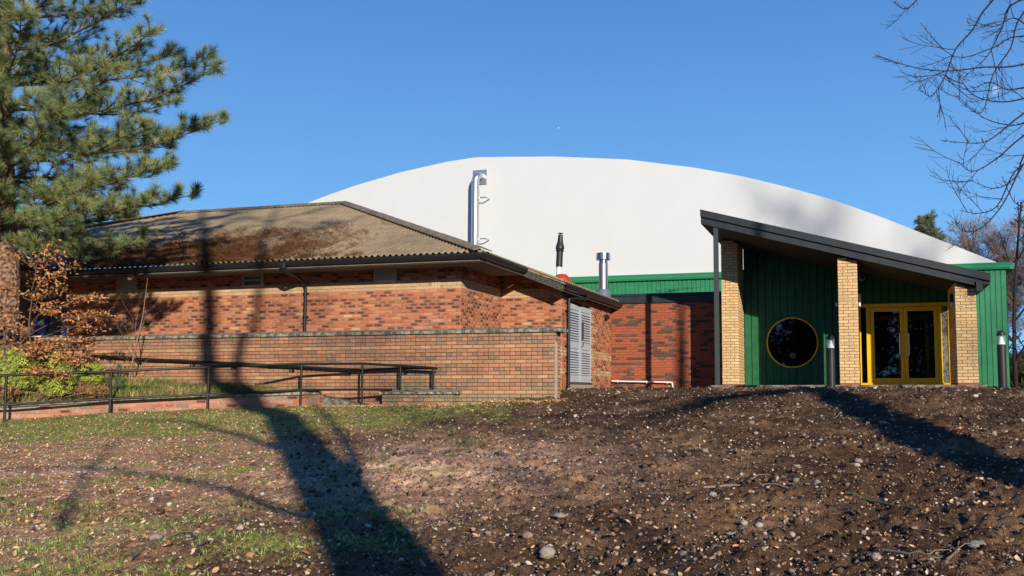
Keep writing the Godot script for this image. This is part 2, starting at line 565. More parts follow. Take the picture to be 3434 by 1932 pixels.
func roof_tint(p: Vector3) -> Color:
	var w := n_zone.get_noise_2d(p.x * 14.0, p.z * 5.0) * 0.22 + n_fine.get_noise_2d(p.x * 10.0, p.z * 2.0) * 0.20
	var s := EZ - p.z
	var lit := smoothstep(-11.5, -16.0, p.x) * smoothstep(4.4, 1.4, s + n_zone.get_noise_2d(p.x * 30.0, s * 40.0) * 2.2) * clampf(0.55 + n_zone.get_noise_2d(p.x * 60.0 + 30.0, s * 30.0) * 1.6, 0.0, 1.0)
	return (Color(1, 0.99, 0.97) * (0.92 + w)).lerp(Color(0.52, 0.30, 0.20), lit * 0.85)

func cap_strip(parent: Node, called: String, a: Vector3, b: Vector3, side_a: Vector3, side_b: Vector3, w: float) -> void:
	var m := MB.new()
	var up := Vector3.UP * 0.115
	var n := maxi(1, int(a.distance_to(b) / 1.2))
	for i in n:
		var p := a.lerp(b, float(i) / n) + up + Vector3.UP * (0.004 * (i % 2))
		var q := a.lerp(b, (i + 1.02) / n) + up + Vector3.UP * (0.004 * (i % 2))
		m = MB.new()
		var t := Vector3.UP * 0.012
		for sd in [side_a, side_b]:
			var e: Vector3 = sd * w - Vector3.UP * 0.018
			var v0 := [p, q, q + e, p + e]
			if (v0[1] - v0[0]).cross(v0[2] - v0[0]).y < 0: v0 = [v0[3], v0[2], v0[1], v0[0]]
			m.quad(v0[0] + t, v0[1] + t, v0[2] + t, v0[3] + t)
			m.quad(v0[3] - t, v0[2] - t, v0[1] - t, v0[0] - t)
			for j in 4:
				m.quad(v0[j] - t, v0[(j + 1) % 4] - t, v0[(j + 1) % 4] + t, v0[j] + t)
		made(parent, called, m, M.roof_cap)

func building() -> void:
	var B := thing("brick_building", "older brick block with corrugated brown hip roof and buff brick band", "building")
	var list := []
	# facade A, its return, the second front and the door side
	var y0 := 0.885
	var band := func(s: float, y: float, k: int) -> int:
		if k >= 19 and k < 22: return cell(3)
		return pick_facade(s, y, k)
	lay(list, Vector3(-20.6, y0, AZ), Vector3.RIGHT, Vector3.BACK, AX + 20.6, 26, func(s: float, y: float, k: int) -> int:
		var x := -20.6 + s
		if x > -20.45 and x < -19.36 and y + y0 > 1.42 and y + y0 < 2.56: return -1
		if k >= 19 and k < 22 and x > -9.28 and x < -9.02: return -1
		return band.call(s, y, k))
	for i in 3:   # soldier bricks in the buff band
		list.append({"p": Vector3(-9.235 + i * 0.075, 2.4225, AZ + 0.001), "u": Vector3.RIGHT, "n": Vector3.BACK, "s": Vector2(0.065, 0.215), "c": cell(3)})
	lay(list, Vector3(AX, y0, AZ), Vector3.FORWARD, Vector3.RIGHT, AZ - BZ, 26, band)
	var yb := -0.09
	lay(list, Vector3(AX, yb, BZ), Vector3.RIGHT, Vector3.BACK, BX - AX, 39, func(s: float, y: float, k: int) -> int:
		var yy := y + yb
		if (yy > 2.31 and yy < 2.535) or (yy > 0.86 and yy < 1.08) or (yy > 0.41 and yy < 0.56):
			if yy > 2.31 and s > 1.02 and s < 1.27: return -1
			return cell(3)
		return pick_facade(s, y, k), [], func(s: float) -> float: return 2.93 - yb - 0.4 * maxf(0.0, s - 0.6))
	for i in 3:
		list.append({"p": Vector3(AX + 1.06 + i * 0.075, 2.4225, BZ + 0.001), "u": Vector3.RIGHT, "n": Vector3.BACK, "s": Vector2(0.065, 0.215), "c": cell(3)})
	lay(list, Vector3(BX, yb, BZ), Vector3.FORWARD, Vector3.RIGHT, BZ + 27.1, 35, func(s: float, y: float, k: int) -> int:
		var yy := y + yb
		var z := BZ - s
		if z < -22.80 and z > -24.98 and yy > 0.02 and yy < 2.3: return -1
		if (yy > 0.86 and yy < 1.08) or (yy > 0.41 and yy < 0.56) or (z < -24.98 and z > -25.3 and k % 4 != 1): return cell(6) if rng.randf() < 0.6 else cell(3)
		return pick_facade(s, y, k))
	set_bricks(B, list, 300)
	# mortar cores
	var c := MB.new()
	var d := 0.009
	c.span(Vector3(-19.36, 0.3, AZ - 0.3), Vector3(AX - d, 2.84, AZ - d))
	c.span(Vector3(-24.0, 0.3, AZ - 0.3), Vector3(-20.45, 2.84, AZ - d))
	c.span(Vector3(-20.45, 0.3, AZ - 0.3), Vector3(-19.36, 1.42, AZ - d))
	c.span(Vector3(-20.45, 2.56, AZ - 0.3), Vector3(-19.36, 2.84, AZ - d))
	c.span(Vector3(AX - 0.3, 0.3, BZ - d - 0.02), Vector3(AX - d, 2.84, AZ - 0.3))
	c.prism([Vector2(0, -0.4), Vector2(BX - AX - 0.3, -0.4), Vector2(BX - AX - 0.3, 2.60), Vector2(0.6, 2.90), Vector2(0, 2.90)], Vector3(AX, 0, BZ - 0.3), Vector3.RIGHT, Vector3.UP, Vector3(0, 0, 0.3 - d))
	c.span(Vector3(BX - 0.3, -0.4, -22.80), Vector3(BX - d, 2.56, BZ - d))
	c.span(Vector3(BX - 0.3, -0.4, -27.1), Vector3(BX - d, 2.56, -24.98))
	c.span(Vector3(BX - 0.3, 2.28, -24.98), Vector3(BX - d, 2.56, -22.80))
	c.span(Vector3(BX - 0.3, -0.4, -24.98), Vector3(BX - d, 0.05, -22.80))
	made(B, "wall", c, M.mortar_pink)
	c = MB.new()
	for q in [[Vector3(-23.6, 0.2, -34), Vector3(-23.3, 2.8, -20.2)], [Vector3(-23.3, 0.2, -34.3), Vector3(-7.3, 2.8, -34)], [Vector3(BX - 0.3, -0.4, -34), Vector3(BX - 0.02, 2.5, -27.6)]]:
		c.span(q[0], q[1])
	made(B, "rear_wall", c, M.mortar_red)
	# roof
	var r := MB.new()
	corrugate(r, Vector3(-24.0, EY + 0.03, EZ + 0.04), Vector3.RIGHT, Vector3.FORWARD, EX + 24.0,
		func(a: float) -> float: return maxf(0.0, -18.4 - (-24.0 + a)),
		func(a: float) -> float:
			var x := -24.0 + a
			return minf(minf(7.83, EX + 0.04 - x), 7.83 - maxf(0.0, -21.59 - x) * 1.02), roof_tint)
	made(B, "roof", r, M.roof_sheet)
	r = MB.new()
	corrugate(r, Vector3(EX + 0.04, EY + 0.03, EZ + 0.04), Vector3.FORWARD, Vector3.LEFT, 15.7,
		func(a: float) -> float: return -0.93 if a > 2.67 else 0.0,
		func(a: float) -> float: return minf(a, 15.66 - a) if a < 15.6 else -0.9, roof_tint)
	made(B, "roof", r, M.roof_sheet)
	r = MB.new()
	corrugate(r, Vector3(-24.0, EY + 0.03, -34.6), Vector3.RIGHT, Vector3.BACK, EX + 24.0,
		func(_a: float) -> float: return 0.0, func(a: float) -> float: return minf(7.83, EX - (-24.0 + a)), roof_tint)
	made(B, "roof", r, M.roof_sheet)
	r = MB.new()
	corrugate(r, Vector3(-18.4, EY + 0.03, -11.0), Vector3.FORWARD, Vector3.LEFT, 13.3,
		func(a: float) -> float: return maxf(0.0, a - 7.93), func(_a: float) -> float: return 5.5, roof_tint)
	made(B, "roof", r, M.roof_sheet)
	var ridge_y := EY + 7.83 * PITCH
	cap_strip(B, "hip_cap", Vector3(EX, EY + 0.01, EZ), Vector3(EX - 7.83, ridge_y, EZ - 7.83), Vector3(-0.7, -0.24, 0.7), Vector3(0.7, -0.24, -0.7), 0.22)
	cap_strip(B, "ridge_cap", Vector3(EX - 7.83, ridge_y, EZ - 7.83), Vector3(-21.59, ridge_y, EZ - 7.83), Vector3(0, -0.376, 1), Vector3(0, -0.376, -1), 0.2)
	cap_strip(B, "hip_cap", Vector3(-21.59, ridge_y, EZ - 7.83), Vector3(-24.0, 4.96, -24.3), Vector3(0.6, 0.2, 0.3), Vector3(-0.6, -0.3, -0.4), 0.2)
	cap_strip(B, "ridge_cap", Vector3(-23.9, 5.01, -24.3), Vector3(-23.9, 5.01, -11.0), Vector3(1, -0.376, 0), Vector3(-1, -0.376, 0), 0.2)
	# eaves: soffit, fascia board, gutter
	c = MB.new()
	c.span(Vector3(-18.9, 2.79, AZ - 0.02), Vector3(EX - 0.06, 2.805, EZ + 0.0))
	c.span(Vector3(AX - 0.02, 2.79, -21.6), Vector3(EX - 0.06, 2.805, AZ - 0.02))
	c.span(Vector3(-20.6, 2.79, EZ + 0.001), Vector3(-18.43, 2.805, -11.0))
	c.span(Vector3(-20.6, 2.79, AZ - 0.02), Vector3(-18.9, 2.805, EZ))
	made(B, "soffit", c, M.soffit)
	c = MB.new()
	c.quad(Vector3(EX - 0.06, 2.80, BZ - 0.05), Vector3(EX - 0.06, 2.80, -21.6), Vector3(-6.75, 2.45, -21.6), Vector3(-6.75, 2.45, BZ - 0.05))
	c.quad(Vector3(BX - 0.02, 2.455, -27.5), Vector3(BX - 0.02, 2.455, -21.62), Vector3(-6.73, 2.41, -21.62), Vector3(-6.73, 2.41, -27.5))
	made(B, "soffit", c, M.soffit)
	boxed(B, "fascia", Vector3(-18.45, 2.76, EZ - 0.02), Vector3(EX - 0.04, 2.90, EZ - 0.045), M.black_board)
	boxed(B, "fascia", Vector3(EX - 0.045, 2.76, -21.58), Vector3(EX - 0.02, 2.90, EZ - 0.02), M.peeling_board)
	boxed(B, "fascia", Vector3(-18.42, 2.76, EZ - 0.02), Vector3(-18.45, 2.90, -11.0), M.black_board)
	boxed(B, "fascia", Vector3(-6.76, 2.38, -27.55), Vector3(-6.735, 2.50, -21.62), M.peeling_board)
	boxed(B, "eaves_filler", Vector3(-18.40, 2.9, EZ - 0.06), Vector3(EX - 0.06, EY + 0.02, EZ - 0.03), M.black_board)
	boxed(B, "eaves_filler", Vector3(-18.47, 2.9, EZ), Vector3(-18.44, EY + 0.02, -11.0), M.black_board)
	boxed(B, "eaves_filler", Vector3(EX - 0.08, 2.9, -21.58), Vector3(EX - 0.05, EY + 0.02, EZ - 0.06), M.black_board)
	c = MB.new()   # sloping barge board of the lower right roof
	c.prism([Vector2(EX - 0.04, 2.76), Vector2(-6.70, 2.36), Vector2(-6.70, 2.52), Vector2(EX - 0.04, 2.93)], Vector3(0, 0, -21.6), Vector3.RIGHT, Vector3.UP, Vector3(0, 0, 0.03))
	made(B, "barge_board", c, M.peeling_board)
	c = MB.new()
	c.prism([Vector2(EX - 0.02, 2.93), Vector2(-6.68, 2.535), Vector2(-6.68, 2.575), Vector2(EX - 0.02, 2.975)], Vector3(0, 0, -21.7), Vector3.RIGHT, Vector3.UP, Vector3(0, 0, 0.15))
	made(B, "verge_tile", c, M.roof_cap)
	var prof := [Vector2(0.0, -0.11), Vector2(0.028, -0.128), Vector2(0.085, -0.11), Vector2(0.116, -0.045), Vector2(0.122, 0.0), Vector2(0.105, 0.0), Vector2(0.10, -0.04), Vector2(0.078, -0.098), Vector2(0.03, -0.115), Vector2(0.012, -0.105)]
	c = MB.new()
	c.prism(prof, Vector3(EX + 0.10, EY + 0.005, EZ - 0.02), Vector3.BACK, Vector3.UP, Vector3(-18.5 - EX - 0.10, 0, 0))
	made(B, "gutter", c, M.black_plastic)
	c = MB.new()
	c.prism(prof, Vector3(EX - 0.02, EY + 0.005, -21.56), Vector3.RIGHT, Vector3.UP, Vector3(0, 0, EZ + 0.08 + 21.56))
	made(B, "gutter", c, M.black_plastic)
	c = MB.new()
	c.prism(prof, Vector3(-6.735, 2.555, -27.56), Vector3.RIGHT, Vector3.UP, Vector3(0, 0, 27.56 - 21.6))
	made(B, "gutter", c, M.black_plastic)
	c = MB.new()
	c.prism(prof, Vector3(-18.42, EY + 0.005, -18.83), Vector3.RIGHT, Vector3.UP, Vector3(0, 0, 7.8))
	made(B, "gutter", c, M.black_plastic)
	# downpipes
	c = MB.new()
	c.tube([Vector3(-12.50, 2.86, -18.87), Vector3(-12.50, 2.78, -18.87), Vector3(-12.47, 2.70, -18.97), Vector3(-12.44, 2.63, -19.45), Vector3(-12.44, 2.52, -19.68), Vector3(-12.44, 2.40, -19.72), Vector3(-12.44, 1.24, -19.72)], [0.05, 0.05, 0.038, 0.038, 0.038, 0.038, 0.038], 10)
	var dp := made(B, "downpipe", c, M.black_plastic)
	for yy in [2.3, 1.75]:
		c = MB.new(); c.bevel_box(Vector3(-12.44, yy, -19.75), Vector3(0.13, 0.03, 0.09)); made(dp, "bracket", c, M.black_plastic)
	c = MB.new(); c.bevel_box(Vector3(-12.50, 2.84, -18.88), Vector3(0.13, 0.14, 0.12), 0.015); made(dp, "outlet", c, M.black_plastic)
	c = MB.new()
	c.tube([Vector3(-6.67, 2.48, -23.55), Vector3(-6.67, 2.40, -23.55), Vector3(-6.70, 2.36, -23.45), Vector3(-6.86, 2.34, -22.75), Vector3(-6.88, 2.28, -22.60), Vector3(-6.88, 0.10, -22.58)], [0.045, 0.045, 0.036, 0.036, 0.036, 0.036], 10)
	dp = made(B, "downpipe", c, M.black_plastic)
	for yy in [2.0, 1.13, 0.47]:
		c = MB.new(); c.bevel_box(Vector3(-6.91, yy, -22.58), Vector3(0.09, 0.03, 0.13)); made(dp, "bracket", c, M.black_plastic)
	# louvred vents under the soffit
	var k := 0
	for vx in [-17.50, -13.885, -10.40]:
		var o := Node3D.new()
		o.name = "vent"
		B.add_child(o, true)
		o.position = Vector3(vx, 2.66, AZ + 0.05)
		c = MB.new()
		c.bevel_box(Vector3(0, 0.135, 0), Vector3(0.54, 0.03, 0.1)); c.bevel_box(Vector3(0, -0.135, 0), Vector3(0.54, 0.03, 0.1))
		c.bevel_box(Vector3(-0.255, 0, 0), Vector3(0.03, 0.245, 0.1)); c.bevel_box(Vector3(0.255, 0, 0), Vector3(0.03, 0.245, 0.1))
		made(o, "frame", c, M.vent_paint)
		c = MB.new(); c.box(Vector3(0, 0, -0.04), Vector3(0.5, 0.25, 0.01)); made(o, "backing", c, M.dark_inside)
		for i in 5:
			c = MB.new()
			if k == 1 and i in [0, 1, 3]: continue
			c.bevel_box(Vector3(0, -0.1 + i * 0.05, 0.01), Vector3(0.48, 0.052, 0.012), 0.003, Basis(Vector3.RIGHT, -0.35))
			made(o, "slat", c, M.vent_paint)
		k += 1
	# soffit downlights
	for lx in [-16.75, -15.55]:
		c = MB.new(); c.lathe([Vector2(0.0, -0.012), Vector2(0.075, -0.012), Vector2(0.085, 0.0)], Vector3(lx, 2.789, -19.35), 16); made(B, "soffit_vent", c, M.dark_inside)
	c = MB.new(); c.lathe([Vector2(0.0, -0.11), Vector2(0.05, -0.10), Vector2(0.075, -0.05), Vector2(0.085, 0.0)], Vector3(-16.85, 2.789, -19.1), 16, Basis.IDENTITY, true); made(B, "bulkhead_lamp", c, M.vent_paint)
	# blue framed window with lintel and sill at the far left
	c = MB.new(); c.bevel_box(Vector3(-19.98, 2.44, AZ - 0.06), Vector3(1.12, 0.225, 0.16), 0.008); made(B, "lintel", c, M.concrete)
	c = MB.new(); c.bevel_box(Vector3(-19.9, 1.40, AZ - 0.02), Vector3(1.15, 0.06, 0.24), 0.008); made(B, "sill", c, M.white_paint)
	var wn := Node3D.new(); wn.name = "window"; B.add_child(wn, true)
	for q in [[Vector3(-20.43, 1.44, AZ - 0.13), Vector3(-20.33, 2.32, AZ - 0.07)], [Vector3(-19.47, 1.44, AZ - 0.13), Vector3(-19.38, 2.32, AZ - 0.07)], [Vector3(-20.33, 1.44, AZ - 0.13), Vector3(-19.47, 1.53, AZ - 0.07)], [Vector3(-20.33, 2.24, AZ - 0.13), Vector3(-19.47, 2.32, AZ - 0.07)], [Vector3(-20.12, 1.53, AZ - 0.13), Vector3(-20.02, 2.24, AZ - 0.07)]]:
		boxed(wn, "frame", q[0], q[1], M.frame_blue)
	for q in [[-20.33, -20.12], [-20.02, -19.47]]:
		boxed(wn, "pane", Vector3(q[0], 1.53, AZ - 0.105), Vector3(q[1], 2.24, AZ - 0.099), M.window_glass, 0.001)
	boxed(wn, "blind", Vector3(-20.33, 1.53, AZ - 0.25), Vector3(-19.47, 2.24, AZ - 0.24), M.vent_paint, 0.001)
	# the shaded wing that comes forward at the far left
	list = []
	c = MB.new(); c.span(Vector3(-20.95, 0.0, AZ - d), Vector3(-20.6 - d, 2.8, -11.0)); made(B, "wing_wall", c, M.mortar_pink)
	boxed(B, "wing_window", Vector3(-20.60, 1.4, -18.4), Vector3(-20.585, 2.3, -16.6), M.frame_blue)
	# grey louvred service doors
	for i in 2:
		var z1 := -22.84 - i * 1.06
		var z2 := z1 - 1.05
		var dr := Node3D.new(); dr.name = "louvre_door"; B.add_child(dr, true)
		var zc := (z1 + z2) * 0.5
		boxed(dr, "leaf", Vector3(BX - 0.05, 0.25, z2), Vector3(BX - 0.030, 2.22, z1), M.door_grey)
		for q in [[z1 - 0.10, z1], [z2, z2 + 0.10]]:
			boxed(dr, "stile", Vector3(BX - 0.028, 0.25, q[0]), Vector3(BX - 0.005, 2.22, q[1]), M.door_grey)
		for q in [[0.25, 0.42], [1.10, 1.28], [2.08, 2.22]]:
			boxed(dr, "rail", Vector3(BX - 0.028, q[0], z2 + 0.10), Vector3(BX - 0.007, q[1], z1 - 0.10), M.door_grey)
		for rng2 in [[0.45, 10], [1.31, 12]]:
			for j in rng2[1]:
				var mm := MB.new()
				mm.bevel_box(Vector3.ZERO, Vector3(0.05, 0.010, 0.82), 0.003, Basis(Vector3.BACK, -0.75))
				var sl := made(dr, "slat", mm, M.door_grey)
				sl.position = Vector3(BX - 0.010, rng2[0] + j * 0.0645, zc)
		if i == 1:
			boxed(dr, "pull_bar", Vector3(BX + 0.01, 1.36, z1 - 0.13), Vector3(BX + 0.05, 1.82, z1 - 0.09), M.black_board)
			boxed(dr, "lock", Vector3(BX - 0.005, 1.18, z1 - 0.16), Vector3(BX + 0.04, 1.30, z1 - 0.06), M.steel)
	boxed(B, "door_sill", Vector3(BX - 0.1, 0.02, -24.98), Vector3(BX + 0.03, 0.19, -22.80), M.sill_stone)
	boxed(B, "threshold", Vector3(BX - 0.06, 0.195, -24.97), Vector3(BX + 0.015, 0.245, -22.81), M.rust)
	c = MB.new()
	c.prism([Vector2(0, 0), Vector2(0.2, -0.02), Vector2(0.10, -0.2), Vector2(0.02, -0.12)], Vector3(BX + 0.01, 2.2, -26.45), Vector3(0, 0, 1), Vector3.UP, Vector3(-0.012, 0, 0))
	c.bevel_box(Vector3(BX + 0.07, 2.12, -26.36), Vector3(0.10, 0.12, 0.16), 0.01, Basis(Vector3.BACK, 0.5))
	made(B, "security_light", c, M.black_plastic)

# ---- retaining wall, ramp walls, rails ----
func saddle(parent: Node, a: Vector3, b: Vector3, w: float, h: float, piece: float, mt: Material) -> void:
	# saddle-backed coping stones between two points of the wall's centre line
	var n := maxi(1, int(round(a.distance_to(b) / piece)))
	var dir := (b - a).normalized()
	var side := dir.cross(Vector3.UP).normalized()
	for i in n:
		var p := a.lerp(b, float(i) / n) + dir * 0.004
		var q := a.lerp(b, float(i + 1) / n) - dir * 0.004
		var m := MB.new()
		var j := rng.randf_range(-0.004, 0.004)
		m.prism([Vector2(-w * 0.5, 0.0), Vector2(w * 0.5, 0.0), Vector2(w * 0.5, h * 0.55 + j), Vector2(w * 0.46, h * 0.62 + j), Vector2(0.03, h + j), Vector2(-0.03, h + j), Vector2(-w * 0.46, h * 0.62 + j), Vector2(-w * 0.5, h * 0.55 + j)], p, side * -1.0, (dir.cross(side) * -1.0), q - p)
		made(parent, "coping_stone", m, mt)

func retaining_wall() -> void:
	var W := thing("retaining_wall", "long weathered brick retaining wall with mossy saddle coping below the old block", "wall")
	var list := []
	var x0 := -19.2
	var x1 := -5.66
	var z := -17.7
	var y0 := -0.565
	var hdr := []
	for k in 24:
		if (23 - k) % 4 == 1: hdr.append(k - 1)
	var pk := func(s: float, y: float, k: int) -> int:
		var t := 22 - k       # course from the top
		var low := y0 + y < 0.14 + 0.25 * n_zone.get_noise_1d((x0 + s) * 24.0) and x0 + s > -9.0
		if t % 4 == 3: return cell(6)
		if low: return cell(11)
		if t == 0: return cell(5) if rng.randf() < 0.75 else cell(4)
		var worn: float = n_zone.get_noise_2d((x0 + s) * 16.0, y * 40.0)
		return cell(5) if rng.randf() < (0.30 if t > 3 else 0.5) + worn * 0.8 else cell(4)
	var heads := []
	for k in 23:
		if (22 - k) % 4 == 1: heads.append(k)
	lay(list, Vector3(x0, y0, z), Vector3.RIGHT, Vector3.BACK, x1 - x0, 23, pk, heads)
	lay(list, Vector3(x1, y0, z), Vector3.FORWARD, Vector3.RIGHT, 0.34, 23, pk)
	set_bricks(W, list, 300)
	var c := MB.new()
	c.span(Vector3(x0, -0.7, z - 0.33), Vector3(x1 - 0.012, 1.158, z - 0.012))
	made(W, "core", c, M.mortar_brown)
	saddle(W, Vector3(x0, 1.163, z - 0.17), Vector3(-5.52, 1.163, z - 0.17), 0.44, 0.10, 0.92, M.coping)
	boxed(W, "joint_board", Vector3(x1 - 0.02, -0.3, z + 0.002), Vector3(x1 + 0.035, 0.96, z - 0.04), M.sill_stone)
	# terrace behind it
	var t := MB.new()
	t.span(Vector3(-20.6, 0.2, AZ + 0.002), Vector3(-8.6, 0.95, -18.04))
	var o := made(self, "terrace", t, M.concrete)
	tag(o, "", "", "", "structure")

func ramp() -> void:
	# low outer wall that follows the ramp, curving towards the viewer at the left
	var W := thing("low_wall", "low brick wall with thin lichen spotted coping following the ramp", "wall")
	var pts := [Vector3(-16.9, -0.36, -12.4), Vector3(-15.09, -0.285, -14.0), Vector3(-13.93, -0.185, -15.4), Vector3(-12.49, -0.11, -16.4), Vector3(-10.47, -0.05, -17.2)]
	var list := []
	for i in 4:
		var a: Vector3 = pts[i]
		var b: Vector3 = pts[i + 1]
		var fl := Vector3(b.x - a.x, 0, b.z - a.z)
		var ux := fl.normalized()
		var nn := ux.cross(Vector3.UP) * -1.0
		nn = Vector3(-ux.z, 0, ux.x)
		var yb := minf(a.y, b.y) - 0.60
		lay(list, Vector3(a.x, yb, a.z), ux, nn, fl.length(), 9, func(_s: float, _y: float, _k: int) -> int:
			var r := rng.randf()
			return cell(10) if r < 0.45 else cell(5) if r < 0.68 else cell(2) if r < 0.88 else cell(0), [], func(s: float) -> float: return lerpf(a.y, b.y, s / fl.length()) - yb - 0.005, Vector2(0.235, 0.08))
		var c := MB.new()
		var bk := -nn * 0.22
		var dn := Vector3(0, -0.62, 0)
		var fa := a - nn * 0.010
		var fb := b - nn * 0.010
		c.quad(fa + dn, fb + dn, fb, fa); c.quad(fb + bk + dn, fa + bk + dn, fa + bk, fb + bk); c.quad(fa, fb, fb + bk, fa + bk); c.quad(fb + dn, fb + bk + dn, fb + bk, fb)
		made(W, "core", c, M.mortar_pale)
		var n := maxi(1, int(round(a.distance_to(b) / 0.6)))
		for j in n:
			var p := a.lerp(b, float(j) / n) + ux * 0.003
			var q := a.lerp(b, float(j + 1) / n) - ux * 0.003
			c = MB.new()
			c.bevel_box(Vector3.ZERO, Vector3(p.distance_to(q), 0.075, 0.32), 0.012)
			var st := made(W, "coping_stone", c, M.coping)
			var d3 := (q - p).normalized()
			st.transform = Transform3D(Basis(d3, nn.cross(d3).normalized(), nn), (p + q) * 0.5 + Vector3(0, 0.0385, 0) - nn * 0.11)
	lay(list, Vector3(-10.47, -0.65, -17.2), Vector3.FORWARD, Vector3.RIGHT, 0.22, 8, func(_s: float, _y: float, _k: int) -> int: return cell(10))
	set_bricks(W, list, 300)
	# stub wall with sloping coping at the foot of the ramp
	W = thing("stub_wall", "short mossy brick stub wall with sloped coping at the ramp foot", "wall")
	list = []
	lay(list, Vector3(-9.17, -0.49, -17.36), Vector3.RIGHT, Vector3.BACK, 1.52, 6, func(_s: float, _y: float, _k: int) -> int: return cell(11) if rng.randf() < 0.8 else cell(6))
	lay(list, Vector3(-7.65, -0.49, -17.36), Vector3.FORWARD, Vector3.RIGHT, 0.32, 6, func(_s: float, _y: float, _k: int) -> int: return cell(11))
	set_bricks(W, list, 300)
	var c2 := MB.new(); c2.span(Vector3(-9.17, -0.6, -17.685), Vector3(-7.662, -0.04, -17.37)); made(W, "core", c2, M.mortar_brown)
	c2 = MB.new()
	c2.prism([Vector2(0, 0), Vector2(1.62, 0), Vector2(1.62, 0.045), Vector2(0, 0.045)], Vector3(-9.22, -0.04, -17.68), Vector3.RIGHT, Vector3.UP, Vector3(0, 0, 0.37))
	c2.quad(Vector3(-9.22, 0.005, -17.31), Vector3(-7.60, 0.005, -17.31), Vector3(-7.78, 0.075, -17.55), Vector3(-9.10, 0.075, -17.55))
	c2.quad(Vector3(-9.10, 0.075, -17.55), Vector3(-7.78, 0.075, -17.55), Vector3(-7.78, 0.075, -17.685), Vector3(-9.10, 0.075, -17.685))
	c2.quad(Vector3(-7.60, 0.005, -17.31), Vector3(-7.60, 0.005, -17.685), Vector3(-7.78, 0.075, -17.685), Vector3(-7.78, 0.075, -17.55))
	c2.quad(Vector3(-9.22, 0.005, -17.685), Vector3(-9.22, 0.005, -17.31), Vector3(-9.10, 0.075, -17.55), Vector3(-9.10, 0.075, -17.685))
	made(W, "coping_stone", c2, M.coping)
	# ramp surface against the retaining wall
	var r := MB.new()
	r.prism([Vector2(-18.9, -0.6), Vector2(-10.3, -0.6), Vector2(-9.6, -0.24), Vector2(-11.19, 0.03), Vector2(-13.35, 0.13), Vector2(-15.34, 0.19), Vector2(-18.9, 0.32)], Vector3(0, 0, -17.69), Vector3.RIGHT, Vector3.UP, Vector3(0, 0, 0.36))
	tag(made(self, "ramp", r, M.concrete), "", "", "", "structure")
	# outer railing
	var R := thing("ramp_railing", "black tubular steel railing with two rails along the ramp", "railing")
	var post := [[-14.76, -13.8, 0.30, -0.60, -0.23], [-13.75, -15.2, 0.39, -0.52, -0.13], [-12.34, -16.2, 0.49, -0.44, -0.05], [-10.775, -17.0, 0.565, -0.40, 0.04], [-9.525, -17.2, 0.565, -0.34, 0.05]]
	var tops := [Vector3(-16.4, 0.19, -12.15)]
	var lows := [Vector3(-16.4, -0.34, -12.15)]
	for p in post:
		var t := MB.new()
		t.tube([Vector3(p[0], p[3], p[1]), Vector3(p[0], p[2], p[1])], [0.024, 0.024], 10)
		made(R, "post", t, M.rail_paint)
		tops.append(Vector3(p[0], p[2], p[1])); lows.append(Vector3(p[0], p[4], p[1]))
	for p in [[-8.795, -17.40, 0.52, 0.04], [-8.105, -17.45, 0.475, 0.04]]:
		var t := MB.new()
		t.tube([Vector3(p[0], p[3], p[1]), Vector3(p[0], p[2], p[1])], [0.024, 0.024], 10)
		made(R, "post", t, M.rail_paint)
		tops.append(Vector3(p[0], p[2], p[1]))
	tops.append(Vector3(-8.03, 0.46, -17.46))
	lows.append(Vector3(-8.95, 0.045, -17.37))
	var rr := []
	for p in tops: rr.append(0.026)
	var t2 := MB.new(); t2.tube(tops, rr, 10, true); made(R, "top_rail", t2, M.rail_paint)
	rr = []
	for p in lows: rr.append(0.024)
	t2 = MB.new(); t2.tube(lows, rr, 10, true); made(R, "lower_rail", t2, M.rail_paint)
	# handrail fixed to the retaining wall
	R = thing("wall_handrail", "dark tubular handrail bracketed to the retaining wall above the ramp", "handrail")
	var hp := [Vector3(-18.4, 0.93, -17.58), Vector3(-17.58, 0.875, -17.58), Vector3(-14.94, 0.715, -17.58), Vector3(-12.38, 0.59, -17.58), Vector3(-9.77, 0.445, -17.58), Vector3(-9.62, 0.445, -17.58), Vector3(-8.92, 0.48, -17.58), Vector3(-8.05, 0.465, -17.50)]
	t2 = MB.new(); t2.tube(hp, [0.026, 0.026, 0.026, 0.026, 0.026, 0.026, 0.026, 0.026], 10, true); made(R, "rail", t2, M.rail_paint)
	for bx in [-16.6, -15.25, -13.86, -12.83, -11.42, -10.1, -8.83]:
		var y := 0.0
		for i in hp.size() - 1:
			if bx >= hp[i].x and bx <= hp[i + 1].x:
				y = lerpf(hp[i].y, hp[i + 1].y, (bx - hp[i].x) / (hp[i + 1].x - hp[i].x))
		t2 = MB.new()
		t2.tube([Vector3(bx, y - 0.02, -17.58), Vector3(bx, y - 0.075, -17.58), Vector3(bx + 0.005, y - 0.10, -17.60), Vector3(bx + 0.01, y - 0.10, -17.69)], [0.009, 0.009, 0.009, 0.009], 6)
		t2.lathe([Vector2(0.0, 0.022), Vector2(0.03, 0.022), Vector2(0.036, 0.012), Vector2(0.036, 0.0)], Vector3(bx + 0.01, y - 0.10, -17.698), 12, Basis(Vector3.RIGHT, PI / 2))
		made(R, "bracket", t2, M.rail_paint)

# ---- the hall with the white arched gable, the red brick link and the porch ----
const HZ := -32.0

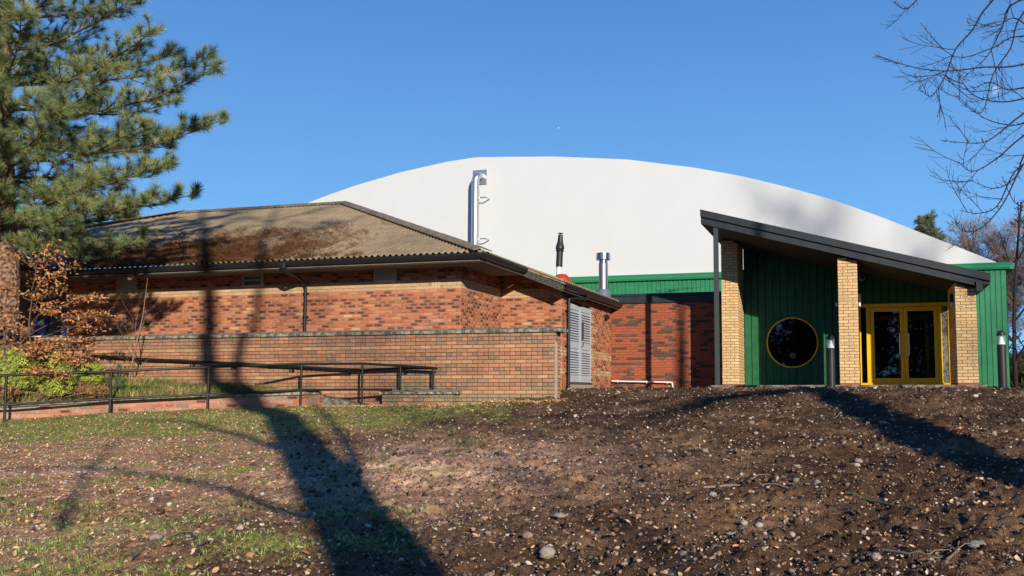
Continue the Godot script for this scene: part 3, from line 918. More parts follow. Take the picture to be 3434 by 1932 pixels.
func ribbed(parent: Node, called: String, x0: float, x1: float, y0: float, y1: float, z: float, pitch: float, mt: Material) -> void:
	# trapezoidal cladding sheet standing upright, facing +z
	var m := MB.new()
	var n := maxi(1, int(round((x1 - x0) / pitch)))
	var w := (x1 - x0) / n
	var pr := []
	for i in n:
		for q in [[0.0, 0.0], [0.62, 0.0], [0.72, -0.022], [0.90, -0.022]]:
			pr.append(Vector2(x0 + (i + q[0]) * w, q[1]))
	pr.append(Vector2(x1, 0.0))
	for i in pr.size() - 1:
		m.quad(Vector3(pr[i].x, y0, z + pr[i].y), Vector3(pr[i + 1].x, y0, z + pr[i + 1].y), Vector3(pr[i + 1].x, y1, z + pr[i + 1].y), Vector3(pr[i].x, y1, z + pr[i].y))
	m.quad(Vector3(x1, y0, z - 0.05), Vector3(x0, y0, z - 0.05), Vector3(x0, y1, z - 0.05), Vector3(x1, y1, z - 0.05))
	made(parent, called, m, mt)

func hall() -> void:
	var H := thing("sports_hall", "large hall with white arched gable above green profiled cladding", "building")
	var sil := [Vector2(-28.11, 3.99), Vector2(-26.29, 4.91), Vector2(-22.86, 6.31), Vector2(-20.50, 7.11), Vector2(-19.31, 7.46), Vector2(-18.06, 7.78), Vector2(-16.22, 8.16), Vector2(-14.41, 8.42), Vector2(-13.25, 8.51), Vector2(-12.08, 8.44), Vector2(-10.29, 8.33), Vector2(-7.67, 8.05), Vector2(-5.28, 7.60), Vector2(-3.58, 7.18), Vector2(-2.11, 6.72), Vector2(-0.70, 6.22), Vector2(0.69, 5.62), Vector2(2.02, 4.99), Vector2(3.33, 4.38), Vector2(4.14, 4.00)]
	# gable as a grid so that it can bow slightly
	var g := MB.new()
	var cols := 120
	var top := func(x: float) -> float:
		for i in sil.size() - 1:
			if x <= sil[i + 1].x:
				return lerpf(sil[i].y, sil[i + 1].y, clampf((x - sil[i].x) / (sil[i + 1].x - sil[i].x), 0.0, 1.0))
		return 4.0
	var rows := 14
	for i in cols + 1:
		var x := lerpf(-28.11, 4.14, float(i) / cols)
		for j in rows + 1:
			var y := lerpf(3.955, maxf(top.call(x), 3.965), float(j) / rows)
			g.vert(Vector3(x, y, HZ), Vector3.BACK, Vector2(x, y))
	for i in cols:
		for j in rows:
			var a := i * (rows + 1) + j
			var b := a + rows + 1
			g.ix.append_array([a, b + 1, b, a, a + 1, b + 1])
	made(H, "gable", g, M.membrane)
	var rf := MB.new()
	for i in sil.size() - 1:
		var p: Vector2 = sil[i]
		var q: Vector2 = sil[i + 1]
		rf.quad(Vector3(p.x, p.y, HZ), Vector3(q.x, q.y, HZ), Vector3(q.x, q.y, HZ - 34), Vector3(p.x, p.y, HZ - 34))
	made(H, "roof", rf, M.membrane)
	# green cladding: sheets of about a metre
	var x := -10.9
	while x < -3.7:
		ribbed(H, "cladding_sheet", x, minf(x + 1.064, -3.7), 2.0, 3.81, HZ + 0.01, 0.152, M.green_sheet)
		x += 1.066
	x = 1.3
	while x < 4.3:
		ribbed(H, "cladding_sheet", x, minf(x + 1.064, 4.38), -0.1, 3.81, HZ + 0.01, 0.152, M.green_sheet)
		x += 1.066
	var f := MB.new()
	f.prism([Vector2(0.0, 0.0), Vector2(0.11, 0.0), Vector2(0.145, 0.07), Vector2(0.12, 0.115), Vector2(0.145, 0.195), Vector2(0.0, 0.225)], Vector3(-28.1, 3.785, HZ), Vector3.BACK, Vector3.UP, Vector3(32.58, 0, 0))
	made(H, "eaves_trim", f, M.green_trim)
	boxed(H, "eaves_trim", Vector3(4.34, 3.785, HZ - 34), Vector3(4.60, 3.93, HZ + 0.0), M.green_trim)
	var sd := MB.new()
	sd.span(Vector3(4.14, -0.2, HZ - 34), Vector3(4.365, 3.88, HZ - 0.05))
	sd.span(Vector3(-28.1, -0.2, HZ - 34), Vector3(-27.9, 3.88, HZ - 0.05))
	sd.span(Vector3(-27.9, -0.2, HZ - 0.3), Vector3(4.14, 3.78, HZ - 0.06))
	made(H, "side_wall", sd, M.green_sheet)
	# galvanised duct on the gable
	var D := thing("exhaust_duct", "tall ribbed silver duct with elbow and square plate on white gable", "duct")
	var t := MB.new()
	var dx := -13.13
	var dz := HZ + 0.40
	t.bevel_box(Vector3(-13.11, 7.75, HZ + 0.03), Vector3(0.53, 0.54, 0.03), 0.004); made(D, "wall_plate", t, M.galvanised)
	t = MB.new()
	t.tube([Vector3(-13.06, 7.77, HZ + 0.04), Vector3(-13.06, 7.77, HZ + 0.16), Vector3(-13.065, 7.755, HZ + 0.27), Vector3(-13.09, 7.69, HZ + 0.37), Vector3(dx + 0.01, 7.59, dz), Vector3(dx, 7.47, dz)], [0.135, 0.135, 0.135, 0.135, 0.135, 0.135], 20)
	made(D, "elbow", t, M.galvanised)
	var pr := []
	var yy := 3.7
	while yy < 7.5:
		pr.append(Vector2(0.137, yy)); pr.append(Vector2(0.141, yy + 0.007)); pr.append(Vector2(0.137, yy + 0.014)); pr.append(Vector2(0.137, yy + 0.063))
		yy += 0.068
	t = MB.new(); t.lathe(pr, Vector3(dx, 0, dz), 24); made(D, "pipe", t, M.galvanised)
	for by in [6.93, 5.44]:
		t = MB.new()
		t.bevel_box(Vector3(-12.87, by, HZ + 0.36), Vector3(0.30, 0.035, 0.035)); t.bevel_box(Vector3(-12.74, by, HZ + 0.17), Vector3(0.035, 0.035, 0.34))
		made(D, "bracket", t, M.steel)

func link() -> void:
	var K := thing("link_block", "flat roofed bright red brick link with slate fascia between block and porch", "building")
	var list := []
	var z := -27.1
	lay(list, Vector3(BX, -0.13, z), Vector3.RIGHT, Vector3.BACK, 3.55, 37, func(s: float, y: float, _k: int) -> int:
		var d := n_zone.get_noise_2d(s * 60.0, y * 110.0)
		return cell(8) if rng.randf() < 0.29 + d * 0.5 else cell(7))
	set_bricks(K, list, 300)
	var c := MB.new(); c.span(Vector3(BX - 0.2, -0.3, z - 0.6), Vector3(-3.3, 2.75, z - 0.008)); made(K, "wall", c, M.mortar_red)
	boxed(K, "fascia", Vector3(-7.6, 2.555, z - 0.4), Vector3(-3.41, 2.76, z + 0.06), M.slate_trim)
	boxed(K, "capping", Vector3(-7.6, 2.762, z - 0.5), Vector3(-3.41, 2.83, z + 0.085), M.slate_trim)
	boxed(K, "roof", Vector3(-7.6, 2.6, HZ + 0.05), Vector3(-3.41, 2.74, z - 0.41), M.concrete)
	var P := thing("waste_pipe", "thin white waste pipe along the foot of red brick wall", "pipe")
	c = MB.new()
	var pp := [Vector3(-6.92, 0.315, -26.98), Vector3(-5.21, 0.275, -26.98), Vector3(-5.165, 0.265, -26.98), Vector3(-5.145, 0.235, -26.98), Vector3(-5.145, 0.02, -26.98)]
	c.tube(pp, [0.022, 0.022, 0.022, 0.022, 0.022], 10, true)
	made(P, "pipe", c, M.white_paint)
	for bx in [-6.75, -5.9, -5.3]:
		c = MB.new(); c.bevel_box(Vector3(bx, 0.30 - (bx + 6.92) * 0.0234 + 0.01, -27.03), Vector3(0.02, 0.07, 0.12), 0.004); made(P, "clip", c, M.white_paint)
	# flues standing on the lower roof
	var F := thing("boiler_flue", "black plastic boiler flue with conical cowl and red flashing on brown roof", "flue", Vector3(-7.245, 0, -22.5))
	var tilt := Basis(Vector3.BACK, -0.045)
	c = MB.new(); c.lathe([Vector2(0.078, 3.08), Vector2(0.082, 3.085), Vector2(0.082, 3.46), Vector2(0.10, 3.47), Vector2(0.105, 3.49), Vector2(0.09, 3.51), Vector2(0.085, 3.52)], Vector3.ZERO, 20, tilt); made(F, "pipe", c, M.flue_black)
	c = MB.new(); c.lathe([Vector2(0.085, 3.515), Vector2(0.108, 3.53), Vector2(0.106, 3.58), Vector2(0.085, 3.65), Vector2(0.072, 3.70), Vector2(0.060, 3.83), Vector2(0.056, 3.88), Vector2(0.03, 3.88)], Vector3.ZERO, 20, tilt); made(F, "cowl", c, M.flue_black)
	c = MB.new(); c.lathe([Vector2(0.0, 3.895), Vector2(0.03, 3.90), Vector2(0.072, 3.915), Vector2(0.07, 3.922), Vector2(0.0, 3.93)], Vector3.ZERO, 20, tilt); c.tube([tilt * Vector3(0, 3.86, 0), tilt * Vector3(0, 3.9, 0)], [0.012, 0.012], 6); made(F, "cap_disc", c, M.flue_black)
	c = MB.new(); c.lathe([Vector2(0.068, 2.60), Vector2(0.068, 3.085)], Vector3.ZERO, 20, tilt); made(F, "sleeve", c, M.white_paint)
	c = MB.new(); c.lathe([Vector2(0.30, 2.62), Vector2(0.22, 2.80), Vector2(0.17, 2.84), Vector2(0.12, 2.89), Vector2(0.07, 2.90)], Vector3(0.08, 0, 0), 6, tilt); made(F, "flashing", c, M.flashing_red)
	F = thing("steel_flue", "stainless steel twin wall flue with drum cowl on the lower roof", "flue", Vector3(-7.20, 0, -26.5))
	F.scale = Vector3.ONE * 1.06
	c = MB.new(); c.lathe([Vector2(0.125, 2.45), Vector2(0.125, 3.46), Vector2(0.118, 3.475)], Vector3(0.15, 0, 0), 28); made(F, "pipe", c, M.flue_steel)
	c = MB.new(); c.lathe([Vector2(0.118, 3.47), Vector2(0.118, 3.57)], Vector3(0.15, 0, 0), 28); made(F, "collar", c, M.steel)
	c = MB.new(); c.lathe([Vector2(0.11, 3.555), Vector2(0.19, 3.56), Vector2(0.195, 3.565), Vector2(0.195, 3.735), Vector2(0.185, 3.745), Vector2(0.0, 3.76)], Vector3(0.15, 0, 0), 28); made(F, "cowl", c, M.steel)
	c = MB.new(); c.lathe([Vector2(0.22, 2.35), Vector2(0.205, 2.58), Vector2(0.18, 2.68), Vector2(0.15, 2.755), Vector2(0.128, 2.765)], Vector3(0.15, 0, 0), 20); made(F, "flashing", c, M.lead)
	# dry stalks caught on the flat roof
	var S := thing("dry_stalks", "few dry stalks caught on the edge of the slate flat roof", "weed", Vector3(-5.4, 2.83, -26.98))
	c = MB.new()
	for i in 9:
		var a := Vector3(rng.randf_range(-0.15, 0.25), 0.0, rng.randf_range(-0.05, 0.05))
		c.tube([a, a + Vector3(rng.randf_range(-0.2, 0.3), rng.randf_range(0.02, 0.12), 0), a + Vector3(rng.randf_range(-0.1, 0.6), rng.randf_range(0.02, 0.2), 0.02)], [0.004, 0.004, 0.002], 4)
	c.tube([Vector3(0.0, 0.02, 0), Vector3(0.6, 0.09, 0), Vector3(1.6, 0.17, 0)], [0.005, 0.005, 0.003], 4)
	made(S, "stalk", c, M.twig_dark)

func pillar(called: String, label: String, x0: float, x1: float, z0: float, z1: float, ytop: Callable) -> void:
	var P := thing(called, label, "pillar", Vector3.ZERO, "buff brick pillars of the porch")
	var list := []
	var pk := func(_s: float, _y: float, k: int) -> int: return cell(7) if k < 3 else cell(9)
	var yb := -0.02
	var n := 62
	lay(list, Vector3(x0, yb, z0), Vector3.RIGHT, Vector3.BACK, x1 - x0, n, pk, [], func(s: float) -> float: return ytop.call(x0 + s) - yb, Vector2((x1 - x0) / 2.0, 0.075))
	for sd in [[x1, Vector3.FORWARD, Vector3.RIGHT, z0], [x0, Vector3.BACK, Vector3.LEFT, z1]]:
		lay(list, Vector3(sd[0], yb, sd[3]), sd[1], sd[2], z0 - z1, n, pk, [], func(_s: float) -> float: return ytop.call(sd[0]) - yb)
	set_bricks(P, list, 300)
	var c := MB.new()
	var d := 0.008
	c.prism([Vector2(x0 + d, -0.1), Vector2(x1 - d, -0.1), Vector2(x1 - d, ytop.call(x1) - 0.005), Vector2(x0 + d, ytop.call(x0) - 0.005)], Vector3(0, 0, z1), Vector3.RIGHT, Vector3.UP, Vector3(0, 0, z0 - z1 - d))
	made(P, "core", c, M.mortar_grey)

func canopy_top(x: float) -> float:
	return 4.504 - 0.2755 * (x + 3.74)

func porch() -> void:
	var under := func(x: float) -> float: return canopy_top(x) - 0.36
	pillar("brick_pillar", "tall buff brick pillar beside the slim post, under the canopy's high end", -3.53, -3.09, -25.5, -26.78, under)
	pillar("brick_pillar", "middle buff brick pillar between the round window and yellow doors", -0.49, -0.04, -23.65, -25.5, under)
	pillar("brick_pillar", "short buff brick pillar under the canopy's low end, beside the yellow doors", 2.12, 2.575, -23.65, -25.5, under)
	var P := thing("entrance_porch", "green boarded entrance porch under a sloping slate grey canopy", "porch")
	# canopy: deck, upper trim, lower fascia, soffit
	var sl := func(parent: Node, called: String, x0: float, x1: float, t0: float, t1: float, z0: float, z1: float, mt: Material) -> void:
		var m := MB.new()
		m.prism([Vector2(x0, canopy_top(x0) - t1), Vector2(x1, canopy_top(x1) - t1), Vector2(x1, canopy_top(x1) - t0), Vector2(x0, canopy_top(x0) - t0)], Vector3(0, 0, z0), Vector3.RIGHT, Vector3.UP, Vector3(0, 0, z1 - z0))
		made(parent, called, m, mt)
	sl.call(P, "canopy_trim", -3.74, 2.87, 0.0, 0.17, -23.45, -23.40, M.slate_trim)
	sl.call(P, "canopy_fascia", -3.73, 2.69, 0.172, 0.345, -23.50, -23.455, M.slate_trim)
	sl.call(P, "canopy_deck", -3.735, 2.865, 0.004, 0.165, -27.05, -23.452, M.slate_trim)
	sl.call(P, "canopy_trim", -3.74, -3.69, 0.168, 0.345, -27.04, -23.502, M.slate_trim)
	sl.call(P, "soffit", -3.688, 2.69, 0.31, 0.335, -27.04, -23.502, M.black_board)
	boxed(P, "hopper", Vector3(2.56, 2.29, -23.60), Vector3(2.70, 2.52, -23.40), M.slate_trim)
	boxed(P, "post", Vector3(-3.435, 0.0, -23.60), Vector3(-3.32, 4.06, -23.49), M.slate_post, 0.008)
	boxed(P, "gutter", Vector3(2.70, 2.44, -27.04), Vector3(2.86, 2.52, -23.46), M.slate_trim)
	# green boarded wall with the round window
	var z := -26.8
	var x := -3.09
	var wc := Vector2(-1.785, 1.345)
	while x < -0.46:
		var x1 := minf(x + 0.199, -0.45)
		board(P, x + 0.007, x1 - 0.007, 0.0, canopy_top(x1) - 0.2, z, wc, 0.655)
		x += 0.199
	var bk := MB.new()   # sheathing behind the joints, open at the window
	for q in [[-3.09, -2.44, 0.0], [-1.13, -0.45, 0.0], [-2.44, -1.13, 2.0]]:
		bk.prism([Vector2(q[0], q[2]), Vector2(q[1], q[2]), Vector2(q[1], canopy_top(q[1]) - 0.2), Vector2(q[0], canopy_top(q[0]) - 0.2)], Vector3(0, 0, z - 0.10), Vector3.RIGHT, Vector3.UP, Vector3(0, 0, 0.055))
	bk.span(Vector3(-2.44, 0.0, z - 0.10), Vector3(-1.13, 0.69, z - 0.045))
	made(P, "backing", bk, M.dark_inside)
	var W := Node3D.new(); W.name = "round_window"; P.add_child(W)
	W.position = Vector3(wc.x, wc.y, z)
	var fr := MB.new()
	fr.lathe([Vector2(0.655, -0.03), Vector2(0.695, -0.03), Vector2(0.695, 0.035), Vector2(0.685, 0.045), Vector2(0.663, 0.045), Vector2(0.655, 0.035), Vector2(0.655, -0.03)], Vector3.ZERO, 64, Basis(Vector3.RIGHT, PI / 2))
	made(W, "frame", fr, M.yellow_frame)
	fr = MB.new(); fr.lathe([Vector2(0.657, 0.0), Vector2(0.657, 0.006), Vector2(0.0, 0.006)], Vector3.ZERO, 64, Basis(Vector3.RIGHT, PI / 2)); made(W, "pane", fr, M.glass)
	fr = MB.new(); fr.lathe([Vector2(0.09, -0.30), Vector2(0.085, -0.27), Vector2(0.0, -0.265)], Vector3(-0.02, -0.34, 0), 24, Basis(Vector3.RIGHT, PI / 2)); made(W, "lamp_shade", fr, M.vent_paint)
	# door screen
	var dz := -26.35
	x = -0.45
	while x < 2.3:
		var x1 := minf(x + 0.199, 2.45)
		board(P, x + 0.007, x1 - 0.007, 2.31, canopy_top(x1) - 0.2, dz, Vector2(99, 99), 0.1)
		x += 0.199
	bk = MB.new()
	bk.prism([Vector2(-0.45, 2.27), Vector2(2.45, 2.27), Vector2(2.45, canopy_top(2.45) - 0.2), Vector2(-0.45, canopy_top(-0.45) - 0.2)], Vector3(0, 0, dz - 0.10), Vector3.RIGHT, Vector3.UP, Vector3(0, 0, 0.055))
	made(P, "backing", bk, M.dark_inside)
	boxed(P, "side_return", Vector3(2.20, 0.0, dz - 0.1), Vector3(2.45, 2.27, dz - 0.02), M.slate_trim)
	boxed(P, "side_return", Vector3(-0.47, 0.0, z), Vector3(-0.44, 3.3, dz), M.green_board)
	# lobby behind the glass
	var lb := MB.new()
	lb.quad(Vector3(-0.4, 0.12, -31), Vector3(2.4, 0.12, -31), Vector3(2.4, 2.6, -31), Vector3(-0.4, 2.6, -31))
	lb.quad(Vector3(-0.4, 0.12, -26.5), Vector3(2.4, 0.12, -26.5), Vector3(2.4, 0.12, -31), Vector3(-0.4, 0.12, -31))
	lb.quad(Vector3(-0.4, 2.5, -31), Vector3(2.4, 2.5, -31), Vector3(2.4, 2.5, -26.45), Vector3(-0.4, 2.5, -26.45))
	lb.quad(Vector3(-0.4, 0.12, -26.45), Vector3(-0.4, 0.12, -31), Vector3(-0.4, 2.6, -31), Vector3(-0.4, 2.6, -26.45))
	lb.quad(Vector3(2.4, 0.12, -31), Vector3(2.4, 0.12, -26.45), Vector3(2.4, 2.6, -26.45), Vector3(2.4, 2.6, -31))
	made(P, "lobby", lb, M.lobby)
	lb = MB.new()
	for q in [[Vector3(-3.05, 0.0, -31.5), Vector3(-0.46, 0.1, -26.9)], [Vector3(-3.05, 2.75, -31.5), Vector3(-0.46, 2.85, -26.9)], [Vector3(-3.05, 0.1, -31.6), Vector3(-0.46, 2.75, -31.5)], [Vector3(-3.05, 0.1, -31.5), Vector3(-2.98, 2.75, -26.9)], [Vector3(-0.52, 0.1, -31.5), Vector3(-0.46, 2.75, -26.9)]]:
		lb.span(q[0], q[1])
	made(P, "room", lb, M.lobby)
	lb = MB.new()
	for q in [[2.41, 2.46, 0.0, 2.9], [-3.12, -3.06, 0.0, 3.4]]:
		lb.span(Vector3(q[0], q[2], HZ), Vector3(q[1], q[3], -26.86))
	lb.span(Vector3(-3.06, 2.88, HZ), Vector3(2.41, 2.93, -27.06))
	made(P, "lobby_wall", lb, M.green_sheet)
	# inner yellow screen seen through the glass
	for q in [[0.30, 0.40], [1.0, 1.14], [1.72, 1.80]]:
		boxed(P, "inner_frame", Vector3(q[0], 0.13, -28.0), Vector3(q[1], 2.15, -27.95), M.yellow_frame)
	boxed(P, "inner_frame", Vector3(0.40, 1.98, -28.0), Vector3(1.72, 2.10, -27.95), M.yellow_frame)
	var Dn := Node3D.new(); Dn.name = "door_screen"; P.add_child(Dn)
	var y0 := 0.19
	var zf := dz + 0.04
	boxed(Dn, "head", Vector3(-0.02, 2.22, dz - 0.05), Vector3(2.20, 2.31, zf), M.yellow_frame)
	boxed(Dn, "sill", Vector3(-0.02, y0 - 0.02, dz - 0.05), Vector3(2.20, y0 + 0.045, zf + 0.02), M.yellow_frame)
	for q in [[-0.02, 0.02], [0.155, 0.255], [1.93, 2.02], [2.17, 2.20]]:
		boxed(Dn, "jamb", Vector3(q[0], y0 + 0.045, dz - 0.05), Vector3(q[1], 2.22, zf - 0.003), M.yellow_frame)
	boxed(Dn, "side_pane", Vector3(0.02, y0 + 0.045, dz - 0.01), Vector3(0.155, 2.22, dz - 0.002), M.glass, 0.001)
	boxed(Dn, "side_panel", Vector3(2.02, y0 + 0.045, dz - 0.01), Vector3(2.17, 2.22, dz + 0.01), M.concrete, 0.002)
	for i in 2:
		var a := 0.262 + i * 0.834
		var b := a + 0.828
		var lf := Node3D.new(); lf.name = "door"; P.add_child(lf, true)
		var zz := dz + 0.035
		boxed(lf, "stile", Vector3(a, y0 + 0.05, dz - 0.03), Vector3(a + 0.09, 2.21, zz), M.yellow_frame)
		boxed(lf, "stile", Vector3(b - 0.09, y0 + 0.05, dz - 0.03), Vector3(b, 2.21, zz), M.yellow_frame)
		boxed(lf, "rail", Vector3(a + 0.09, 2.10, dz - 0.03), Vector3(b - 0.09, 2.21, zz - 0.003), M.yellow_frame)
		boxed(lf, "rail", Vector3(a + 0.09, y0 + 0.05, dz - 0.03), Vector3(b - 0.09, y0 + 0.17, zz - 0.003), M.yellow_frame)
		boxed(lf, "pane", Vector3(a + 0.09, y0 + 0.17, dz - 0.004), Vector3(b - 0.09, 2.10, dz + 0.004), M.glass, 0.001)
		var hx := b - 0.10 if i == 0 else a + 0.10
		var s := -1.0 if i == 0 else 1.0
		var hb := MB.new()
		hb.tube([Vector3(hx - s * 0.05, 1.53, zz), Vector3(hx - s * 0.02, 1.53, zz + 0.05), Vector3(hx, 1.52, zz + 0.06), Vector3(hx + s * 0.01, 1.48, zz + 0.06), Vector3(hx + s * 0.01, 0.98, zz + 0.06), Vector3(hx, 0.94, zz + 0.06), Vector3(hx - s * 0.02, 0.93, zz + 0.05), Vector3(hx - s * 0.05, 0.93, zz)], [0.014, 0.014, 0.014, 0.014, 0.014, 0.014, 0.014, 0.014], 8)
		made(lf, "handle", hb, M.steel)
		# white manifestation dots, two rows sagging like bunting
		for rw in 2:
			for k in 5:
				var px := lerpf(a + 0.14, b - 0.14, (k + 0.1) / 4.2)
				var sag := [0.05, 0.0, 0.0, 0.05, 0.09]
				var py: float = (1.64 if rw == 0 else 1.09) + (sag[k] if rw == 0 else sag[4 - k]) - (0.0 if rw == 0 else 0.01)
				var dt := MB.new()
				dt.lathe([Vector2(0.019, 0.0), Vector2(0.019, 0.003), Vector2(0.0, 0.003)], Vector3.ZERO, 12, Basis(Vector3.RIGHT, PI / 2))
				var o := made(lf, "dot", dt, M.concrete)
				o.position = Vector3(px, py, dz + 0.005)
	# wall lights, camera
	for q in [Vector3(2.085, 2.15, -24.1), Vector3(0.0, 2.20, -24.1), Vector3(-0.53, 2.2, -24.0)]:
		var lt := Node3D.new(); lt.name = "wall_light"; P.add_child(lt, true)
		lt.position = q
		var mb := MB.new(); mb.bevel_box(Vector3(0, 0.06, 0), Vector3(0.075, 0.20, 0.10), 0.01); made(lt, "housing", mb, M.black_plastic)
		mb = MB.new(); mb.bevel_box(Vector3(0, -0.09, 0), Vector3(0.05, 0.10, 0.07), 0.012); made(lt, "lens", mb, M.white_paint)
	var cm := MB.new(); cm.lathe([Vector2(0.07, 0.0), Vector2(0.075, 0.03), Vector2(0.062, 0.065), Vector2(0.05, 0.08)], Vector3(0.08, 3.0, dz), 20, Basis(Vector3.RIGHT, PI / 2)); made(P, "camera_housing", cm, M.vent_paint)
	cm = MB.new(); cm.lathe([Vector2(0.05, 0.078), Vector2(0.04, 0.105), Vector2(0.0, 0.12)], Vector3(0.08, 3.0, dz), 20, Basis(Vector3.RIGHT, PI / 2), true); made(P, "camera_dome", cm, M.flue_black)
	# paving under the porch
	var pv := MB.new(); pv.span(Vector3(-3.5, 0.0, -26.9), Vector3(2.7, 0.165, -23.2))
	tag(made(self, "porch_paving", pv, M.concrete), "", "", "", "structure")

func board(parent: Node, x0: float, x1: float, y0: float, y1: float, z: float, wc: Vector2, r: float) -> void:
	# upright planks with chamfered edges, cut to the curve of the window
	var rr := r + 0.015
	var hh := func(x: float) -> float: return sqrt(maxf(0.0, rr * rr - (x - wc.x) * (x - wc.x)))
	var a: float = hh.call(x0)
	var b: float = hh.call(x1)
	var polys := []
	var n := 10
	if a <= 0.0 and b <= 0.0:
		var m := MB.new()
		m.bevel_box(Vector3((x0 + x1) * 0.5, (y0 + y1) * 0.5, z - 0.02), Vector3(x1 - x0, y1 - y0, 0.04), 0.008)
		made(parent, "plank", m, M.green_board)
		return
	if a > 0.0 and b > 0.0:
		var lo := [Vector2(x0, y0), Vector2(x1, y0)]
		var hi := [Vector2(x1, y1), Vector2(x0, y1)]
		for i in n + 1:
			var x := lerpf(x1, x0, float(i) / n)
			lo.append(Vector2(x, wc.y - hh.call(x)))
			x = lerpf(x0, x1, float(i) / n)
			hi.append(Vector2(x, wc.y + hh.call(x)))
		polys = [lo, hi]
	else:
		var q := [Vector2(x0, y0), Vector2(x1, y0), Vector2(x1, y1), Vector2(x0, y1)]
		var h := maxf(a, b)
		var arc := []
		for i in n + 1:
			var t := lerpf(-h, h, float(i) / n)
			var dx := sqrt(maxf(0.0, rr * rr - t * t))
			arc.append(Vector2(wc.x + (dx if a > 0.0 else -dx), wc.y + t))
		if a > 0.0:
			arc.reverse()
			q.append_array(arc)
		else:
			q = [Vector2(x0, y0), Vector2(x1, y0)] + arc + [Vector2(x1, y1), Vector2(x0, y1)]
		polys = [q]
	for q in polys:
		var m := MB.new()
		m.prism(q, Vector3(0, 0, z - 0.04), Vector3.RIGHT, Vector3.UP, Vector3(0, 0, 0.04))
		made(parent, "plank", m, M.green_board)

func bollard(label: String, at: Vector3) -> void:
	var B := thing("bollard_light", label, "bollard", at, "bollard lights along the path")
	var m := MB.new(); m.lathe([Vector2(0.085, -0.12), Vector2(0.085, 0.80), Vector2(0.078, 0.81), Vector2(0.0, 0.81)], Vector3.ZERO, 28); made(B, "body", m, M.flue_black)
	m = MB.new(); m.lathe([Vector2(0.072, 0.81), Vector2(0.066, 0.84), Vector2(0.040, 0.90), Vector2(0.022, 0.97), Vector2(0.018, 1.0)], Vector3.ZERO, 24, Basis.IDENTITY, true); made(B, "reflector", m, M.white_paint)
	m = MB.new(); m.lathe([Vector2(0.080, 0.81), Vector2(0.080, 1.0)], Vector3.ZERO, 28); made(B, "lens", m, M.lens)
	m = MB.new(); m.lathe([Vector2(0.0, 0.985), Vector2(0.086, 0.985), Vector2(0.086, 1.005), Vector2(0.075, 1.045), Vector2(0.045, 1.078), Vector2(0.0, 1.09)], Vector3.ZERO, 28, Basis.IDENTITY, false); made(B, "cap", m, M.flue_black)

# ---- ground ----
const PR := [[-60.0, -5.0], [0.0, -1.62], [6.0, -1.12], [12.0, -0.60], [16.0, -0.25], [18.6, -0.02], [20.0, 0.055], [21.5, 0.06], [400.0, 0.06]]
const PL := [[-60.0, -5.0], [0.0, -1.62], [6.0, -1.14], [12.0, -0.66], [14.0, -0.51], [16.4, -0.34], [17.4, -0.27], [400.0, -0.25]]

func prof(t: Array, d: float) -> float:
	for i in t.size() - 1:
		if d < t[i + 1][0]:
			return lerpf(t[i][1], t[i + 1][1], clampf((d - t[i][0]) / (t[i + 1][0] - t[i][0]), 0.0, 1.0))
	return t[t.size() - 1][1]

func base_h(x: float, z: float) -> float:
	var w := smoothstep(-8.6, -5.2, x + 0.35 * (-z - 17.0) * 0.3)
	return lerpf(prof(PL, -z), prof(PR, -z), w)

func dug(x: float, z: float) -> float:
	# 1 where the soil is freshly turned (right and near), 0 on the trodden grassy side
	var edge := -5.4 + (-z - 5.0) * -0.28 + n_zone.get_noise_2d(x * 18.0, z * 18.0) * 2.0
	return smoothstep(edge - 1.6, edge + 1.8, x)

func ground_h(x: float, z: float) -> float:
	var k := dug(x, z)
	var h := base_h(x, z)
	h += n_soil.get_noise_2d(x, z) * lerpf(0.05, 0.085, k) * (1.0 - 0.5 * smoothstep(16.0, 19.0, -z))
	h -= (n_clod.get_noise_2d(x, z) + 0.55) * lerpf(0.020, 0.17, k) * (0.60 + 0.9 * n_zone.get_noise_2d(x * 60.0, z * 60.0 + 9.0))
	h += n_fine.get_noise_2d(x, z) * lerpf(0.012, 0.036, k)
	return h

func grassy(x: float, z: float) -> float:
	# 0..1, how much living grass
	var d := -z
	var s := 1.15 * smoothstep(11.0, 13.4, d + (x + 10.0) * -0.40) * smoothstep(-4.6, -7.8, x)
	s = maxf(s, 0.30 * smoothstep(-1.8, -4.4, x) * smoothstep(10.0, 6.0, d))
	s = maxf(s, 0.06 * smoothstep(-4.0, -7.0, x))
	return clampf(s + n_zone.get_noise_2d(x * 46.0 + 70.0, z * 46.0) * 0.85 - 0.10, 0.0, 1.0) * smoothstep(-2.2, -3.8, x + 0.20 * (d - 5.0))

func ground_col(x: float, z: float) -> Color:
	var k := dug(x, z)
	var a := n_zone.get_noise_2d(x * 30.0, z * 30.0)
	var b := n_zone.get_noise_2d(x * 90.0 + 40.0, z * 90.0)
	var f := n_fine.get_noise_2d(x * 1.7, z * 1.7)
	var soil := Color(0.128, 0.076, 0.047)
	var dry := Color(0.76, 0.445, 0.235)
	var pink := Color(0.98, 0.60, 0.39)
	var grass := Color(0.46, 0.43, 0.125)
	var q := dry.lerp(soil, clampf(k * 0.95 + a * 0.5 - 0.02, 0.0, 1.0))
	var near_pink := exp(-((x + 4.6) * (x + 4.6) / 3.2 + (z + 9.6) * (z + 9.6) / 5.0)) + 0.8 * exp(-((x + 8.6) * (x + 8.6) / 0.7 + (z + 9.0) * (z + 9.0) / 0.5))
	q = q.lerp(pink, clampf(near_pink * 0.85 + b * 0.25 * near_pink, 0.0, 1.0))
	q = q.lerp(grass, grassy(x, z) * 0.75)
	return q * (1.0 + 0.45 * b + 0.35 * f + 0.3 * a)

